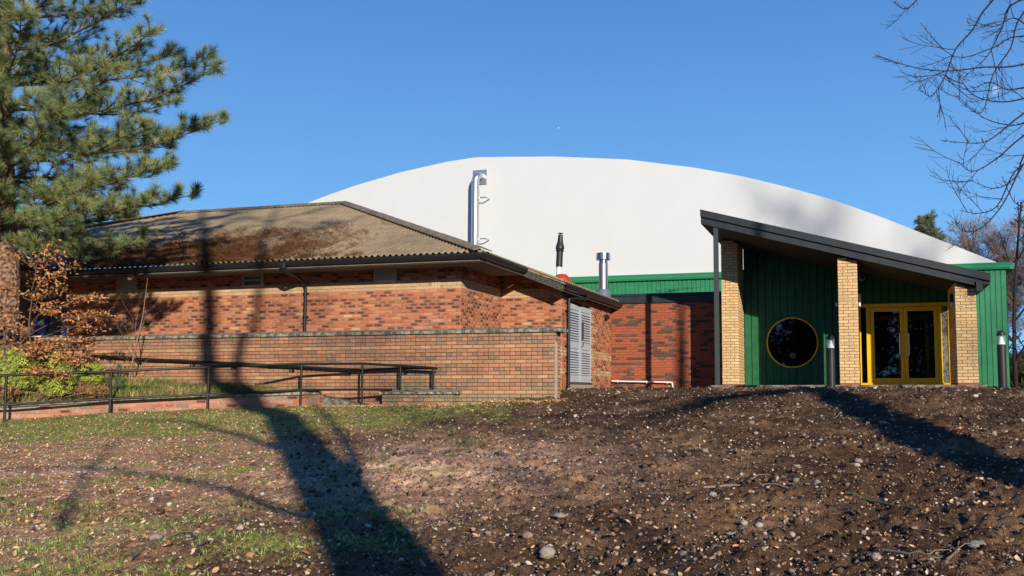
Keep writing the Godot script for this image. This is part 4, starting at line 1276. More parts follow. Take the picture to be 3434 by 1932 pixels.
func sheet(b: MB, x0: float, x1: float, z0: float, z1: float, st: float, fine := true) -> void:
	var nx := int((x1 - x0) / st)
	var nz := int((z1 - z0) / st)
	var k := b.v.size()
	var hs := PackedFloat32Array()
	hs.resize((nx + 1) * (nz + 1))
	for j in nz + 1:
		for i in nx + 1:
			var x := x0 + i * st
			var z := z0 + j * st
			hs[j * (nx + 1) + i] = ground_h(x, z) if fine else base_h(x, z) - 0.16 - 0.01 * maxf(0.0, absf(x) - 60.0) * 0.0
	for j in nz + 1:
		for i in nx + 1:
			var x := x0 + i * st
			var z := z0 + j * st
			var w := j * (nx + 1)
			var hx := hs[w + mini(i + 1, nx)] - hs[w + maxi(i - 1, 0)]
			var hz := hs[mini(j + 1, nz) * (nx + 1) + i] - hs[maxi(j - 1, 0) * (nx + 1) + i]
			b.col = ground_col(x, z)
			b.vert(Vector3(x, hs[w + i], z), Vector3(-hx, 2.0 * st, -hz).normalized(), Vector2(x, z))
	for j in nz:
		for i in nx:
			var a := k + j * (nx + 1) + i
			var c := a + nx + 1
			b.ix.append_array([a, a + 1, c + 1, a, c + 1, c])

func ground() -> void:
	var am := ArrayMesh.new()
	var b := MB.new()
	sheet(b, -10.4, 2.6, -9.5, -3.6, 0.03)
	b.add_to(am)
	b = MB.new()
	sheet(b, -19.5, 5.0, -21.6, -9.5, 0.046)
	b.add_to(am)
	b = MB.new()
	sheet(b, -600, 600, -600, 600, 12.0, false)
	b.add_to(am)
	var o := part(self, "ground", am, M.ground)
	tag(o, "", "", "", "structure")
	# planting bed between the low wall and the ramp
	b = MB.new()
	var pts := [Vector3(-16.9, -0.33, -12.4), Vector3(-15.09, -0.26, -14.0), Vector3(-13.93, -0.16, -15.4), Vector3(-12.49, -0.09, -16.4), Vector3(-10.9, -0.06, -17.1)]
	var cols := 60
	var rows := 24
	for i in cols + 1:
		var t := 4.0 * i / cols
		var s := mini(int(t), 3)
		var p: Vector3 = pts[s].lerp(pts[s + 1], t - s) + Vector3(-0.08, 0.0, -0.14)
		var q := Vector3(lerpf(-19.0, -10.95, pow(float(i) / cols, 0.85)), 0.0, -17.36)
		q.y = 0.26 if q.x < -15.4 else lerpf(0.26, -0.02, (q.x + 15.4) / 4.5)
		for j in rows + 1:
			var f := float(j) / rows
			var v := p.lerp(q, f)
			v.y = lerpf(p.y, q.y, pow(f, 0.8)) + n_soil.get_noise_2d(v.x * 2.0, v.z * 2.0) * 0.07 + n_fine.get_noise_2d(v.x, v.z) * 0.02
			b.col = Color(0.13, 0.12, 0.045).lerp(Color(0.19, 0.10, 0.05), clampf(0.4 + n_zone.get_noise_2d(v.x * 40.0, v.z * 40.0) * 1.6, 0.0, 1.0))
			b.vert(v, Vector3(0.1, 0.9, 0.4).normalized(), Vector2(v.x, v.z))
			bed_pts.append(v)
	for i in cols:
		for j in rows:
			var a := i * (rows + 1) + j
			var c := a + rows + 1
			b.ix.append_array([a, c + 1, c, a, a + 1, c + 1])
	o = made(self, "planting_bed", b, M.ground)
	tag(o, "", "", "", "structure")

var bed_pts := []

func lump(seed_: int, rough: float, flat: float, sub := 1) -> ArrayMesh:
	# rounded irregular stone or clod of unit size
	var f := FastNoiseLite.new(); f.seed = seed_; f.frequency = 0.9
	var b := MB.new()
	var n := 4 * sub
	var rings := 3 * sub
	var idx := []
	for j in rings + 1:
		var th := PI * j / rings
		for i in n + 1:
			var ph := TAU * i / n
			var d := Vector3(sin(th) * cos(ph), cos(th), sin(th) * sin(ph))
			var r := 1.0 + rough * f.get_noise_3dv(d * 2.2) * 1.6
			b.vert(d * r * Vector3(0.5, 0.5 * flat, 0.42), d)
	for j in rings:
		for i in n:
			var a := j * (n + 1) + i
			var c := a + n + 1
			b.ix.append_array([a, c + 1, a + 1, a, c, c + 1])
	# normals from the faces
	var nn := PackedVector3Array(); nn.resize(b.v.size())
	for t in range(0, b.ix.size(), 3):
		var e := (b.v[b.ix[t + 2]] - b.v[b.ix[t]]).cross(b.v[b.ix[t + 1]] - b.v[b.ix[t]])
		for k in 3: nn[b.ix[t + k]] += e
	for i in nn.size():
		b.n[i] = (nn[i].normalized() + b.n[i] * 0.15).normalized() if nn[i].length() > 0 else b.n[i]
	return b.mesh()

func leaf_mesh(curl: float) -> ArrayMesh:
	var b := MB.new()
	var w := [0.0, 0.34, 0.46, 0.36, 0.0]
	for i in 4:
		var z0 := i / 4.0 - 0.5
		var z1 := (i + 1) / 4.0 - 0.5
		var y := func(z: float, x: float) -> float: return curl * (z * z * 1.4 - 0.2) + absf(x) * 0.5 * curl
		for s in [-1.0, 1.0]:
			var a := Vector3(0, y.call(z0, 0.0), z0)
			var c := Vector3(0, y.call(z1, 0.0), z1)
			var d := Vector3(s * w[i + 1] * 0.62, y.call(z1, w[i + 1]), z1)
			var e := Vector3(s * w[i] * 0.62, y.call(z0, w[i]), z0)
			if s > 0: b.quad(a, c, d, e)
			else: b.quad(e, d, c, a)
	return b.mesh()

func tuft_mesh(blades: int, h: float, spread: float, w: float, seed_: int) -> ArrayMesh:
	var r := RandomNumberGenerator.new(); r.seed = seed_
	var b := MB.new()
	for i in blades:
		var a := r.randf() * TAU
		var d := Vector3(cos(a), 0, sin(a))
		var s := d.cross(Vector3.UP) * w * r.randf_range(0.7, 1.2)
		var p := d * r.randf() * spread * 0.4
		var hh := h * r.randf_range(0.5, 1.1)
		var q := p + d * spread * r.randf_range(0.1, 0.5) + Vector3.UP * hh * 0.6
		var t := q + d * spread * r.randf_range(0.2, 0.8) + Vector3.UP * hh * 0.35
		b.quad(p - s, p + s, q + s * 0.7, q - s * 0.7)
		b.tri(q - s * 0.7, q + s * 0.7, t)
	return b.mesh()

func scatter() -> void:
	rng.seed = 4242
	var at := []
	var co := []
	var in_view := func(x: float, z: float) -> bool:
		# what the lens could see, a margin wider, so that nothing is spent elsewhere
		return x > z * 1.25 - 0.6 and x < -z * 0.32 + 0.9
	var pos := func(d0: float, d1: float) -> Vector2:
		# denser towards the viewer
		while true:
			var d := d0 * pow(d1 / d0, rng.randf())
			var x := rng.randf_range(-1.2 * d - 0.5, 0.3 * d + 0.8)
			if x > -18.5 and x < 4.8 and in_view.call(x, -d): return Vector2(x, -d)
		return Vector2.ZERO
	var tilt := func(amount: float) -> Basis:
		return Basis.from_euler(Vector3(rng.randf_range(-amount, amount), rng.randf() * TAU, rng.randf_range(-amount, amount)))
	# soil clods
	for v in 2:
		at = []; co = []
		for i in 9000:
			var p: Vector2 = pos.call(4.2, 20.5)
			var k := dug(p.x, p.y)
			if rng.randf() > k + 0.08: continue
			var s := 0.012 * pow(5.5, rng.randf() * rng.randf()) * (0.75 + 0.03 * -p.y)
			at.append(Transform3D(tilt.call(1.5).scaled(Vector3.ONE * s * 1.4), Vector3(p.x, ground_h(p.x, p.y) + s * 0.22, p.y)))
			var t := rng.randf_range(0.5, 1.35)
			co.append(Color(0.115, 0.071, 0.040) * t)
		var o := many(self, "soil_clods" if v == 0 else "soil_crumbs", lump(11 + v, 0.6, 0.8, 1), M.tinted, at, co)
		tag(o, "loose dark clods of freshly dug soil on the slope" if v == 0 else "small crumbs of brown soil scattered over the slope", "soil")
	# gravel
	var tones := [Color(0.40, 0.31, 0.23), Color(0.46, 0.31, 0.21), Color(0.30, 0.23, 0.18), Color(0.52, 0.42, 0.31), Color(0.36, 0.20, 0.13), Color(0.25, 0.22, 0.19), Color(0.58, 0.51, 0.42)]
	at = []; co = []
	for i in 22000:
		var p: Vector2 = pos.call(4.2, 20.8)
		if rng.randf() < grassy(p.x, p.y) * 0.9: continue
		var s := 0.007 * pow(4.2, rng.randf() * rng.randf()) * (0.75 + 0.045 * -p.y)
		at.append(Transform3D(tilt.call(0.6).scaled(Vector3.ONE * s * 1.5), Vector3(p.x, ground_h(p.x, p.y) + s * 0.2, p.y)))
		co.append(tones[rng.randi() % 7] * rng.randf_range(0.4, 0.95))
	tag(many(self, "gravel", lump(3, 0.35, 0.66, 2), M.tinted, at, co), "small pale pebbles mixed through the soil", "gravel")
	# larger loose stones, too many to name one by one
	at = []; co = []
	for i in 2600:
		var p: Vector2 = pos.call(4.4, 20.6)
		if rng.randf() > 0.10 + 0.62 * dug(p.x, p.y): continue
		var s := 0.020 * pow(2.6, rng.randf() * rng.randf()) * (0.8 + 0.035 * -p.y)
		at.append(Transform3D(tilt.call(0.7).scaled(Vector3(s * 1.5, s * 1.3, s * rng.randf_range(0.9, 1.7))), Vector3(p.x, ground_h(p.x, p.y) + s * 0.2, p.y)))
		co.append(tones[rng.randi() % 7] * rng.randf_range(0.45, 1.05))
	tag(many(self, "rubble", lump(5, 0.45, 0.7, 2), M.tinted, at, co), "loose angular stones strewn over the dug bank", "stones")
	# fallen leaves
	for v in 2:
		at = []; co = []
		for i in 4600:
			var p: Vector2 = pos.call(4.3, 20.3)
			if v == 1 and i < 1900:   # drift along the wall foot
				p = Vector2(rng.randf_range(-11.0, -5.3), -17.55 + absf(rng.randfn(0.0, 0.4)))
				if p.x > -10.4 and p.x < -5.7 and p.y < -17.3: p.y = -17.28 + rng.randf() * 0.2
			elif rng.randf() < 0.72 * dug(p.x, p.y) or n_zone.get_noise_2d(p.x * 70.0, p.y * 70.0) + rng.randf() * 0.5 < 0.12: continue
			var s := rng.randf_range(0.025, 0.065)
			var bs: Basis = tilt.call(0.75)
			at.append(Transform3D(bs.scaled(Vector3.ONE * s), Vector3(p.x, ground_h(p.x, p.y) + 0.012 + s * 0.1, p.y)))
			var c: Color = [Color(0.52, 0.24, 0.10), Color(0.58, 0.33, 0.16), Color(0.36, 0.16, 0.07), Color(0.62, 0.43, 0.26)][rng.randi() % 4]
			co.append(c * rng.randf_range(0.7, 1.15))
		tag(many(self, "fallen_leaves" if v == 0 else "leaf_drift", leaf_mesh(0.35 if v == 0 else 0.7), M.leaf, at, co), "brown fallen leaves strewn over the soil" if v == 0 else "curled brown leaves drifted against the wall foot", "leaves")
	# flat chips of bark, dead leaf and chaff
	at = []; co = []
	for i in 38000:
		var p: Vector2 = pos.call(4.2, 20.0)
		if rng.randf() < 0.74 * dug(p.x, p.y): continue
		var s := rng.randf_range(0.010, 0.034) * (0.8 + 0.03 * -p.y)
		at.append(Transform3D(tilt.call(0.95).scaled(Vector3(s, s, s * rng.randf_range(0.8, 2.2))), Vector3(p.x, ground_h(p.x, p.y) + 0.006 + s * 0.1, p.y)))
		co.append([Color(0.62, 0.42, 0.25), Color(0.52, 0.28, 0.14), Color(0.70, 0.52, 0.36), Color(0.30, 0.18, 0.10)][rng.randi() % 4] * rng.randf_range(0.7, 1.15))
	tag(many(self, "chaff", leaf_mesh(0.3), M.leaf, at, co), "small tan chips of bark and dead leaf on the soil", "litter")
	# grass and straw
	for v in 3:
		at = []; co = []
		for i in (30000 if v < 2 else 20000):
			var p: Vector2 = pos.call(4.4, 17.35)
			var g := grassy(p.x, p.y)
			if p.y < -17.25 and p.x > -9.3 and p.x < -7.5: continue
			if -p.y > 13.0 + (p.x + 15.5) * 0.9 and p.x < -11.2: continue
			if v == 2:
				if rng.randf() > 0.22 + 0.4 * g or dug(p.x, p.y) > 0.6: continue
			elif rng.randf() > g * 1.1: continue
			var s := rng.randf_range(0.55, 1.25) * (1.0 if v < 2 else 0.9)
			var bs := Basis(Vector3.UP, rng.randf() * TAU)
			at.append(Transform3D(bs.scaled(Vector3(s, s * rng.randf_range(0.6, 1.1), s)), Vector3(p.x, ground_h(p.x, p.y) - 0.005, p.y)))
			var c := Color(0.20, 0.30, 0.055).lerp(Color(0.56, 0.45, 0.18), clampf(rng.randf() * 0.8 - 0.12 - 0.25 * smoothstep(-9.0, -13.0, p.x) + n_zone.get_noise_2d(p.x * 50.0, p.y * 50.0) * 0.8, 0.0, 1.0))
			if v == 2: c = Color(0.62, 0.49, 0.27)
			co.append(c * rng.randf_range(0.7, 1.2))
		var msh := tuft_mesh(10, 0.055, 0.10, 0.0026, 7 + v) if v < 2 else tuft_mesh(6, 0.020, 0.20, 0.0022, 19)
		tag(many(self, ["grass", "short_grass", "straw"][v], msh, M.leaf, at, co), ["green grass along the foot of the low wall", "short worn grass on the trodden ground", "dry bleached grass stems lying on the ground"][v], "grass")
	# bed grass
	at = []; co = []
	for i in 5200:
		var p: Vector3 = bed_pts[rng.randi() % bed_pts.size()] + Vector3(rng.randf_range(-0.12, 0.12), -0.01, rng.randf_range(-0.06, 0.06))
		var s := rng.randf_range(0.8, 2.0)
		at.append(Transform3D(Basis(Vector3.UP, rng.randf() * TAU).scaled(Vector3(s, s, s)), p))
		co.append(Color(0.15, 0.22, 0.045).lerp(Color(0.42, 0.31, 0.13), clampf(0.35 + n_zone.get_noise_2d(p.x * 60.0, p.z * 60.0) * 1.5 + rng.randf() * 0.3, 0.0, 1.0)) * rng.randf_range(0.7, 1.2))
	tag(many(self, "bed_grass", tuft_mesh(8, 0.085, 0.08, 0.003, 33), M.leaf, at, co), "tufted grass on the planting bed behind the low wall", "grass")
	# individual stones
	var special := [
		[325, 1570, 0.13, 0.5, Color(0.60, 0.44, 0.28), "pale oval cobble lying on trodden ground near dead grass"],
		[298, 1556, 0.09, 0.5, Color(0.30, 0.27, 0.24), "grey stone behind the pale oval cobble"],
		[522, 1805, 0.16, 0.55, Color(0.52, 0.36, 0.28), "pink flat stone beside the mossy fallen branch"],
		[628, 1800, 0.10, 0.4, Color(0.42, 0.40, 0.36), "grey flat stone where two fallen branches meet"],
		[1372, 1700, 0.08, 0.8, Color(0.58, 0.47, 0.36), "buff angular stone on the pale pinkish patch"],
		[1374, 1780, 0.08, 0.7, Color(0.66, 0.55, 0.44), "cream stone at the edge of the dark trunk shadow"],
		[1835, 1862, 0.15, 0.85, Color(0.60, 0.50, 0.40), "large pale upright cobble in dark soil near the frame's foot"],
		[1876, 1732, 0.12, 0.6, Color(0.50, 0.40, 0.33), "long tan stone half sunk in soil"],
		[2495, 1758, 0.085, 0.8, Color(0.62, 0.55, 0.46), "round cream stone in a cluster of pale stones"],
		[2545, 1765, 0.085, 0.8, Color(0.66, 0.56, 0.46), "round buff stone beside the cream one in the cluster"],
		[2452, 1792, 0.09, 0.5, Color(0.44, 0.42, 0.36), "flat grey stone below the cream cluster"],
		[2390, 1660, 0.09, 0.7, Color(0.52, 0.45, 0.38), "pale stone above the cluster of cream stones"],
		[1768, 1800, 0.11, 0.7, Color(0.50, 0.33, 0.27), "pinkish stone at the edge of dug soil"],
		[2672, 1565, 0.09, 0.6, Color(0.56, 0.46, 0.34), "buff stone near the long grey stick"],
		[2520, 1420, 0.12, 0.7, Color(0.48, 0.38, 0.30), "brown stone high on the dug bank"],
		[2960, 1420, 0.13, 0.6, Color(0.46, 0.42, 0.36), "grey stone in the shadow high on the bank"],
		[3275, 1832, 0.16, 0.6, Color(0.42, 0.36, 0.28), "dull brown boulder low on the dark soil"],
		[2938, 1875, 0.10, 0.8, Color(0.58, 0.42, 0.32), "pink stone beside a splintered chip of wood"],
		[2245, 1515, 0.08, 0.7, Color(0.54, 0.46, 0.38), "small pale stone midway up the dug bank"],
		[1940, 1560, 0.09, 0.6, Color(0.52, 0.42, 0.34), "tan stone midway between grass and dug bank"]]
	var shapes := [lump(51, 0.34, 0.9, 3), lump(52, 0.42, 0.8, 3), lump(53, 0.28, 0.95, 3)]
	for i in special.size():
		var q: Array = special[i]
		var g := hit(q[0], q[1])
		var m := StandardMaterial3D.new()
		m.albedo_color = (q[4] * 0.72).linear_to_srgb(); m.roughness = 0.9
		triplanar(m, 2.0); m.albedo_texture = M.mortar_pink.albedo_texture
		var o := part(self, "stone", shapes[i % 3], m)
		o.transform = Transform3D(Basis.from_euler(Vector3(rng.randf_range(-0.2, 0.2), rng.randf() * TAU, 0.1)).scaled(Vector3(q[2] * 0.85, q[2] * q[3] * 0.72, q[2] * 0.7)), g + Vector3(0, q[2] * q[3] * 0.12, 0))
		tag(o, q[5], "stone", "loose stones on the slope")
	# fallen sticks
	var sticks := [
		[[430, 1880], [560, 1805], [640, 1788], 0.014, "fallen branch with yellow lichen, lying on trodden ground", Color(0.20, 0.17, 0.10)],
		[[640, 1790], [668, 1830], [672, 1862], 0.011, "short dark stick bent beside the lichened branch", Color(0.07, 0.05, 0.04)],
		[[740, 1765], [800, 1742], [880, 1730], 0.008, "thin brown stick above the lichened branch", Color(0.17, 0.11, 0.07)],
		[[2360, 1640], [2480, 1622], [2640, 1642], 0.012, "long grey stick lying across the dug bank", Color(0.30, 0.24, 0.17)],
		[[2840, 1660], [2950, 1690], [3070, 1722], 0.013, "mossy green stick low on the shaded bank", Color(0.12, 0.12, 0.06)],
		[[2960, 1848], [3100, 1868], [3180, 1880], 0.010, "pale stick pointing out to the frame edge in dark soil", Color(0.34, 0.26, 0.18)],
		[[3170, 1890], [3205, 1855], [3220, 1820], 0.010, "forked stick rising beside the pale stick", Color(0.26, 0.20, 0.12)],
		[[1770, 1472], [1830, 1480], [1895, 1484], 0.009, "straight pale stick near the grass edge of the bank", Color(0.32, 0.25, 0.17)]]
	for q in sticks:
		var a := hit(q[0][0], q[0][1])
		var b := hit(q[1][0], q[1][1])
		var c := hit(q[2][0], q[2][1])
		var pts := []
		var rr := []
		for i in 9:
			var t := i / 8.0
			var p := a.lerp(b, t).lerp(b.lerp(c, t), t) + Vector3(rng.randf_range(-0.012, 0.012), 0, rng.randf_range(-0.012, 0.012))
			p.y = maxf(p.y, ground_h(p.x, p.z)) + q[3] * 0.8
			pts.append(p); rr.append(q[3] * lerpf(1.1, 0.55, t))
		var mb := MB.new()
		mb.tube(pts, rr, 7, true)
		mb.tube([pts[5], pts[5] + Vector3(0.05, 0.03, -0.05), pts[5] + Vector3(0.14, 0.03, -0.10)], [q[3] * 0.5, q[3] * 0.4, q[3] * 0.2], 5)
		var m := StandardMaterial3D.new()
		m.albedo_color = q[5].linear_to_srgb(); m.roughness = 0.95
		triplanar(m, 8.0); m.albedo_texture = M.mortar_pink.albedo_texture
		tag(made(self, "stick", mb, m), q[4], "stick", "fallen sticks on the slope")

const CF := 3230.0
func view_ray(u: float, v: float) -> Vector3:
	# direction of a point of the 3434 x 1932 photograph
	return cam_basis * Vector3((u - 1960.0) / CF, -(v - 1045.0) / CF, -1.0)

func hit(u: float, v: float) -> Vector3:
	var r := view_ray(u, v)
	r /= -r.z
	var lo := 3.0
	for i in 4000:
		var p := r * lo
		if p.y < ground_h(p.x, p.z): return p
		lo += 0.01
	return r * 10.0

var cam_basis := Basis.IDENTITY

# ---- trees and plants ----
func grow(b: MB, p: Vector3, dir: Vector3, r: float, length: float, level: int, o: Dictionary) -> void:
	var n: int = maxi(3, int(length / o.seg)) if level > 0 else maxi(2, int(length / o.seg))
	n = mini(n, 9)
	var pts := [p]
	var rr := [r]
	var d := dir
	for i in n:
		d = (d + Vector3(rng.randfn(), rng.randfn(), rng.randfn()) * o.wander + Vector3.UP * o.lift * (1.0 if level < 3 else 0.4)).normalized()
		p += d * length / n
		pts.append(p)
		rr.append(maxf(r * lerpf(1.0, o.taper, float(i + 1) / n), o.thin))
	var sides: int = 8 if r > 0.12 else 5 if r > 0.02 else 3
	b.tube(pts, rr, sides)
	if level >= o.levels: return
	var kids: int = o.kids[mini(level, o.kids.size() - 1)]
	for k in kids:
		var t := lerpf(o.from if level == 0 else 0.25, 1.0, (k + rng.randf() * 0.8) / kids)
		var i := clampi(int(t * n), 1, n)
		var at: Vector3 = pts[i]
		var ax: Vector3 = (pts[i] - pts[i - 1]).normalized()
		var side := ax.cross(Vector3(rng.randfn(), rng.randfn(), rng.randfn()).normalized()).normalized()
		var nd := (ax * cos(o.angle) + side * sin(o.angle) * rng.randf_range(0.7, 1.2)).normalized()
		grow(b, at, nd, rr[i] * o.ratio, length * o.shrink * rng.randf_range(0.7, 1.15) * (1.15 - 0.4 * t), level + 1, o)

func bare_tree(called: String, label: String, at: Vector3, seed_: int, r: float, h: float, lean: Vector3, o: Dictionary, mt: Material, group := "") -> Node3D:
	rng.seed = seed_
	var T := thing(called, label, "tree", at, group)
	var b := MB.new()
	var opt := {"seg": 0.6, "wander": 0.07, "lift": 0.03, "taper": 0.55, "thin": 0.006, "levels": 4, "kids": [7, 5, 5, 4], "angle": 0.75, "ratio": 0.6, "shrink": 0.55, "from": 0.35}
	opt.merge(o, true)
	# trunk
	var pts := []
	var rr := []
	for i in 11:
		var t := i / 10.0
		pts.append(Vector3(0, -0.4, 0) + (Vector3.UP * h + lean * h * t) * t + Vector3(sin(t * 5.0 + seed_), 0, cos(t * 4.0 + seed_)) * 0.05 * h * 0.1)
		rr.append(r * lerpf(1.15 if i == 0 else 1.0, 0.35, t))
	b.tube(pts, rr, 10)
	made(T, "trunk", b, mt)
	b = MB.new()
	for k in opt.kids[0]:
		var t: float = lerpf(opt.from, 1.0, (k + rng.randf() * 0.6) / opt.kids[0])
		var i := clampi(int(t * 10.0), 1, 10)
		var a := rng.randf() * TAU
		var nd := (Vector3(cos(a), 0, sin(a)) * sin(opt.angle) + Vector3.UP * cos(opt.angle)).normalized()
		grow(b, pts[i], nd, rr[i] * opt.ratio, h * opt.shrink * (1.2 - 0.6 * t), 1, opt)
	made(T, "crown", b, mt)
	return T

func needle_tuft(n: int, length: float, w: float, seed_: int) -> ArrayMesh:
	var r := RandomNumberGenerator.new(); r.seed = seed_
	var b := MB.new()
	for i in n:
		var a := r.randf() * TAU
		var e := r.randf_range(0.15, 1.25)
		var d := Vector3(cos(a) * sin(e), cos(e), sin(a) * sin(e))
		var s := d.cross(Vector3(r.randfn(), r.randfn(), r.randfn())).normalized() * w
		var p := Vector3.UP * r.randf_range(-0.35, 0.15) * length
		var q := p + d * length * r.randf_range(0.75, 1.1)
		b.quad(p - s, p + s, q + s * 0.3, q - s * 0.3)
	return b.mesh()

func pine() -> void:
	rng.seed = 99
	var at := Vector3(-16.86, 0.0, -15.6)
	var T := thing("pine_tree", "tall pine with long blue green needles and reddish trunk behind the low wall", "tree", at)
	var b := MB.new()
	var pts := []
	var rr := []
	for i in 23:
		var y := -0.5 + i * 0.7
		pts.append(Vector3(-0.075 * y + 0.18 + 0.03 * sin(y * 0.9), y, 0.03 * cos(y)))
		rr.append(0.265 - 0.0125 * y + 0.012 * sin(y * 3.1) + (0.05 if i == 0 else 0.0))
	b.tube(pts, rr, 18)
	made(T, "trunk", b, M.bark_pine)
	var wood := MB.new()
	var tf := []
	var tc := []
	var spec := []
	# boughs towards the right of the picture: height, length, droop, azimuth
	for q in [[7.9, 5.0, 0.10, -0.1], [7.2, 4.7, 0.06, 0.15], [6.6, 4.3, 0.02, -0.35], [5.75, 5.2, 0.0, 0.0], [5.5, 4.4, -0.02, 0.35], [5.05, 4.9, -0.02, -0.12], [4.75, 4.2, -0.04, 0.2], [4.35, 4.2, -0.08, 0.05], [4.15, 3.9, -0.12, -0.3], [3.75, 4.2, -0.10, 0.1], [3.55, 3.6, -0.14, 0.4], [3.3, 3.0, -0.18, -0.2], [3.1, 2.4, -0.2, 0.25], [6.2, 3.6, 0.05, 0.7], [5.2, 3.2, 0.0, 0.8], [4.5, 3.0, -0.05, 0.75], [3.9, 2.4, -0.1, 0.9], [6.9, 3.0, 0.1, 1.1], [3.45, 1.7, -0.1, 1.2], [8.4, 4.4, 0.15, 0.3], [9.0, 4.0, 0.2, -0.3], [8.7, 3.8, 0.2, 0.7], [7.6, 4.2, 0.04, 0.45], [7.0, 3.4, 0.02, -0.55], [6.3, 4.6, 0.0, 0.22], [6.0, 3.4, -0.02, -0.5], [5.4, 3.9, -0.03, -0.4], [4.9, 3.3, -0.04, 0.5], [4.55, 3.5, -0.08, -0.2], [4.0, 3.4, -0.1, 0.3], [3.65, 2.9, -0.12, -0.1], [3.2, 2.2, -0.15, 0.1], [6.75, 2.6, 0.05, 0.95], [5.6, 2.4, 0.0, 1.0], [4.3, 2.0, -0.05, 1.1], [8.1, 3.4, 0.12, 0.9]]:
		spec.append(q)
	for i in 34:
		spec.append([3.2 + i * 0.31, rng.randf_range(1.8, 3.6) * clampf(1.25 - i * 0.022, 0.4, 1.0), rng.randf_range(-0.12, 0.18), rng.randf_range(1.3, 5.6)])
	for q in spec:
		var y: float = q[0]
		var base := Vector3(-0.075 * y + 0.18, y, 0)
		var az: float = q[3]
		var out := Vector3(cos(az), 0, sin(az))
		var side := out.cross(Vector3.UP)
		var ln: float = q[1]
		var bp := []
		var br := []
		var ph := rng.randf() * 6.0
		for i in 13:
			var t := i / 12.0
			bp.append(base + out * ln * t + Vector3.UP * (ln * (q[2] * t + 0.10 * t * t * t - 0.035 * sin(t * PI)) + 0.05 * sin(t * 9.0 + ph)) + side * 0.10 * sin(t * 5.0 + ph))
			br.append(lerpf(0.045, 0.008, pow(t, 0.7)))
		wood.tube(bp, br, 6)
		# side shoots
		var shoots := int(ln * 8.5)
		for s in shoots:
			var t := lerpf(0.16, 0.99, (s + rng.randf() * 0.7) / shoots)
			var i := clampi(int(t * 12.0), 0, 11)
			var p: Vector3 = bp[i].lerp(bp[i + 1], t * 12.0 - i)
			var ax: Vector3 = (bp[i + 1] - bp[i]).normalized()
			var sg := -1.0 if s % 2 else 1.0
			var d := (ax * rng.randf_range(0.5, 1.0) + side * sg * rng.randf_range(0.3, 1.1) + Vector3.UP * rng.randf_range(-0.35, 0.5)).normalized()
			var sl := lerpf(0.85, 0.28, t) * rng.randf_range(0.5, 1.2) * minf(1.0, ln / 3.5)
			var sp := [p]
			var sr := [0.010]
			for k in 4:
				d = (d + Vector3.UP * 0.13 + Vector3(rng.randfn(), rng.randfn(), rng.randfn()) * 0.14).normalized()
				p += d * sl / 4.0
				sp.append(p); sr.append(lerpf(0.010, 0.004, (k + 1) / 4.0))
				var m := 1 if k < 3 else 2
				if k == 0 and rng.randf() < 0.55: m = 0
				for j in m:
					var dd := (d + Vector3(rng.randfn(), rng.randfn() + 0.4, rng.randfn()) * (0.45 if j == 0 else 0.8)).normalized()
					tf.append(tuft_at(p + dd * 0.02, dd, rng.randf_range(0.8, 1.2)))
					tc.append(pine_col())
			wood.tube(sp, sr, 3)
		for j in 5:
			var dd: Vector3 = ((bp[12] - bp[11]).normalized() + Vector3(rng.randfn(), rng.randfn() + 0.5, rng.randfn()) * 0.4).normalized()
			tf.append(tuft_at(bp[12] - dd * 0.03 * j, dd, 1.1)); tc.append(pine_col())
	made(T, "boughs", wood, M.twig_pine)
	many(T, "needles", needle_tuft(44, 0.175, 0.0030, 5), M.needle, tf, tc)

func tuft_at(p: Vector3, d: Vector3, s: float) -> Transform3D:
	var x := d.cross(Vector3(0.31, 0.2, 0.93)).normalized()
	return Transform3D(Basis(x, d, x.cross(d)).rotated(d, rng.randf() * TAU).scaled(Vector3.ONE * s), p)

func pine_col() -> Color:
	return Color(0.085, 0.145, 0.070).lerp(Color(0.34, 0.34, 0.10), pow(rng.randf(), 1.4)) * rng.randf_range(0.7, 1.25)

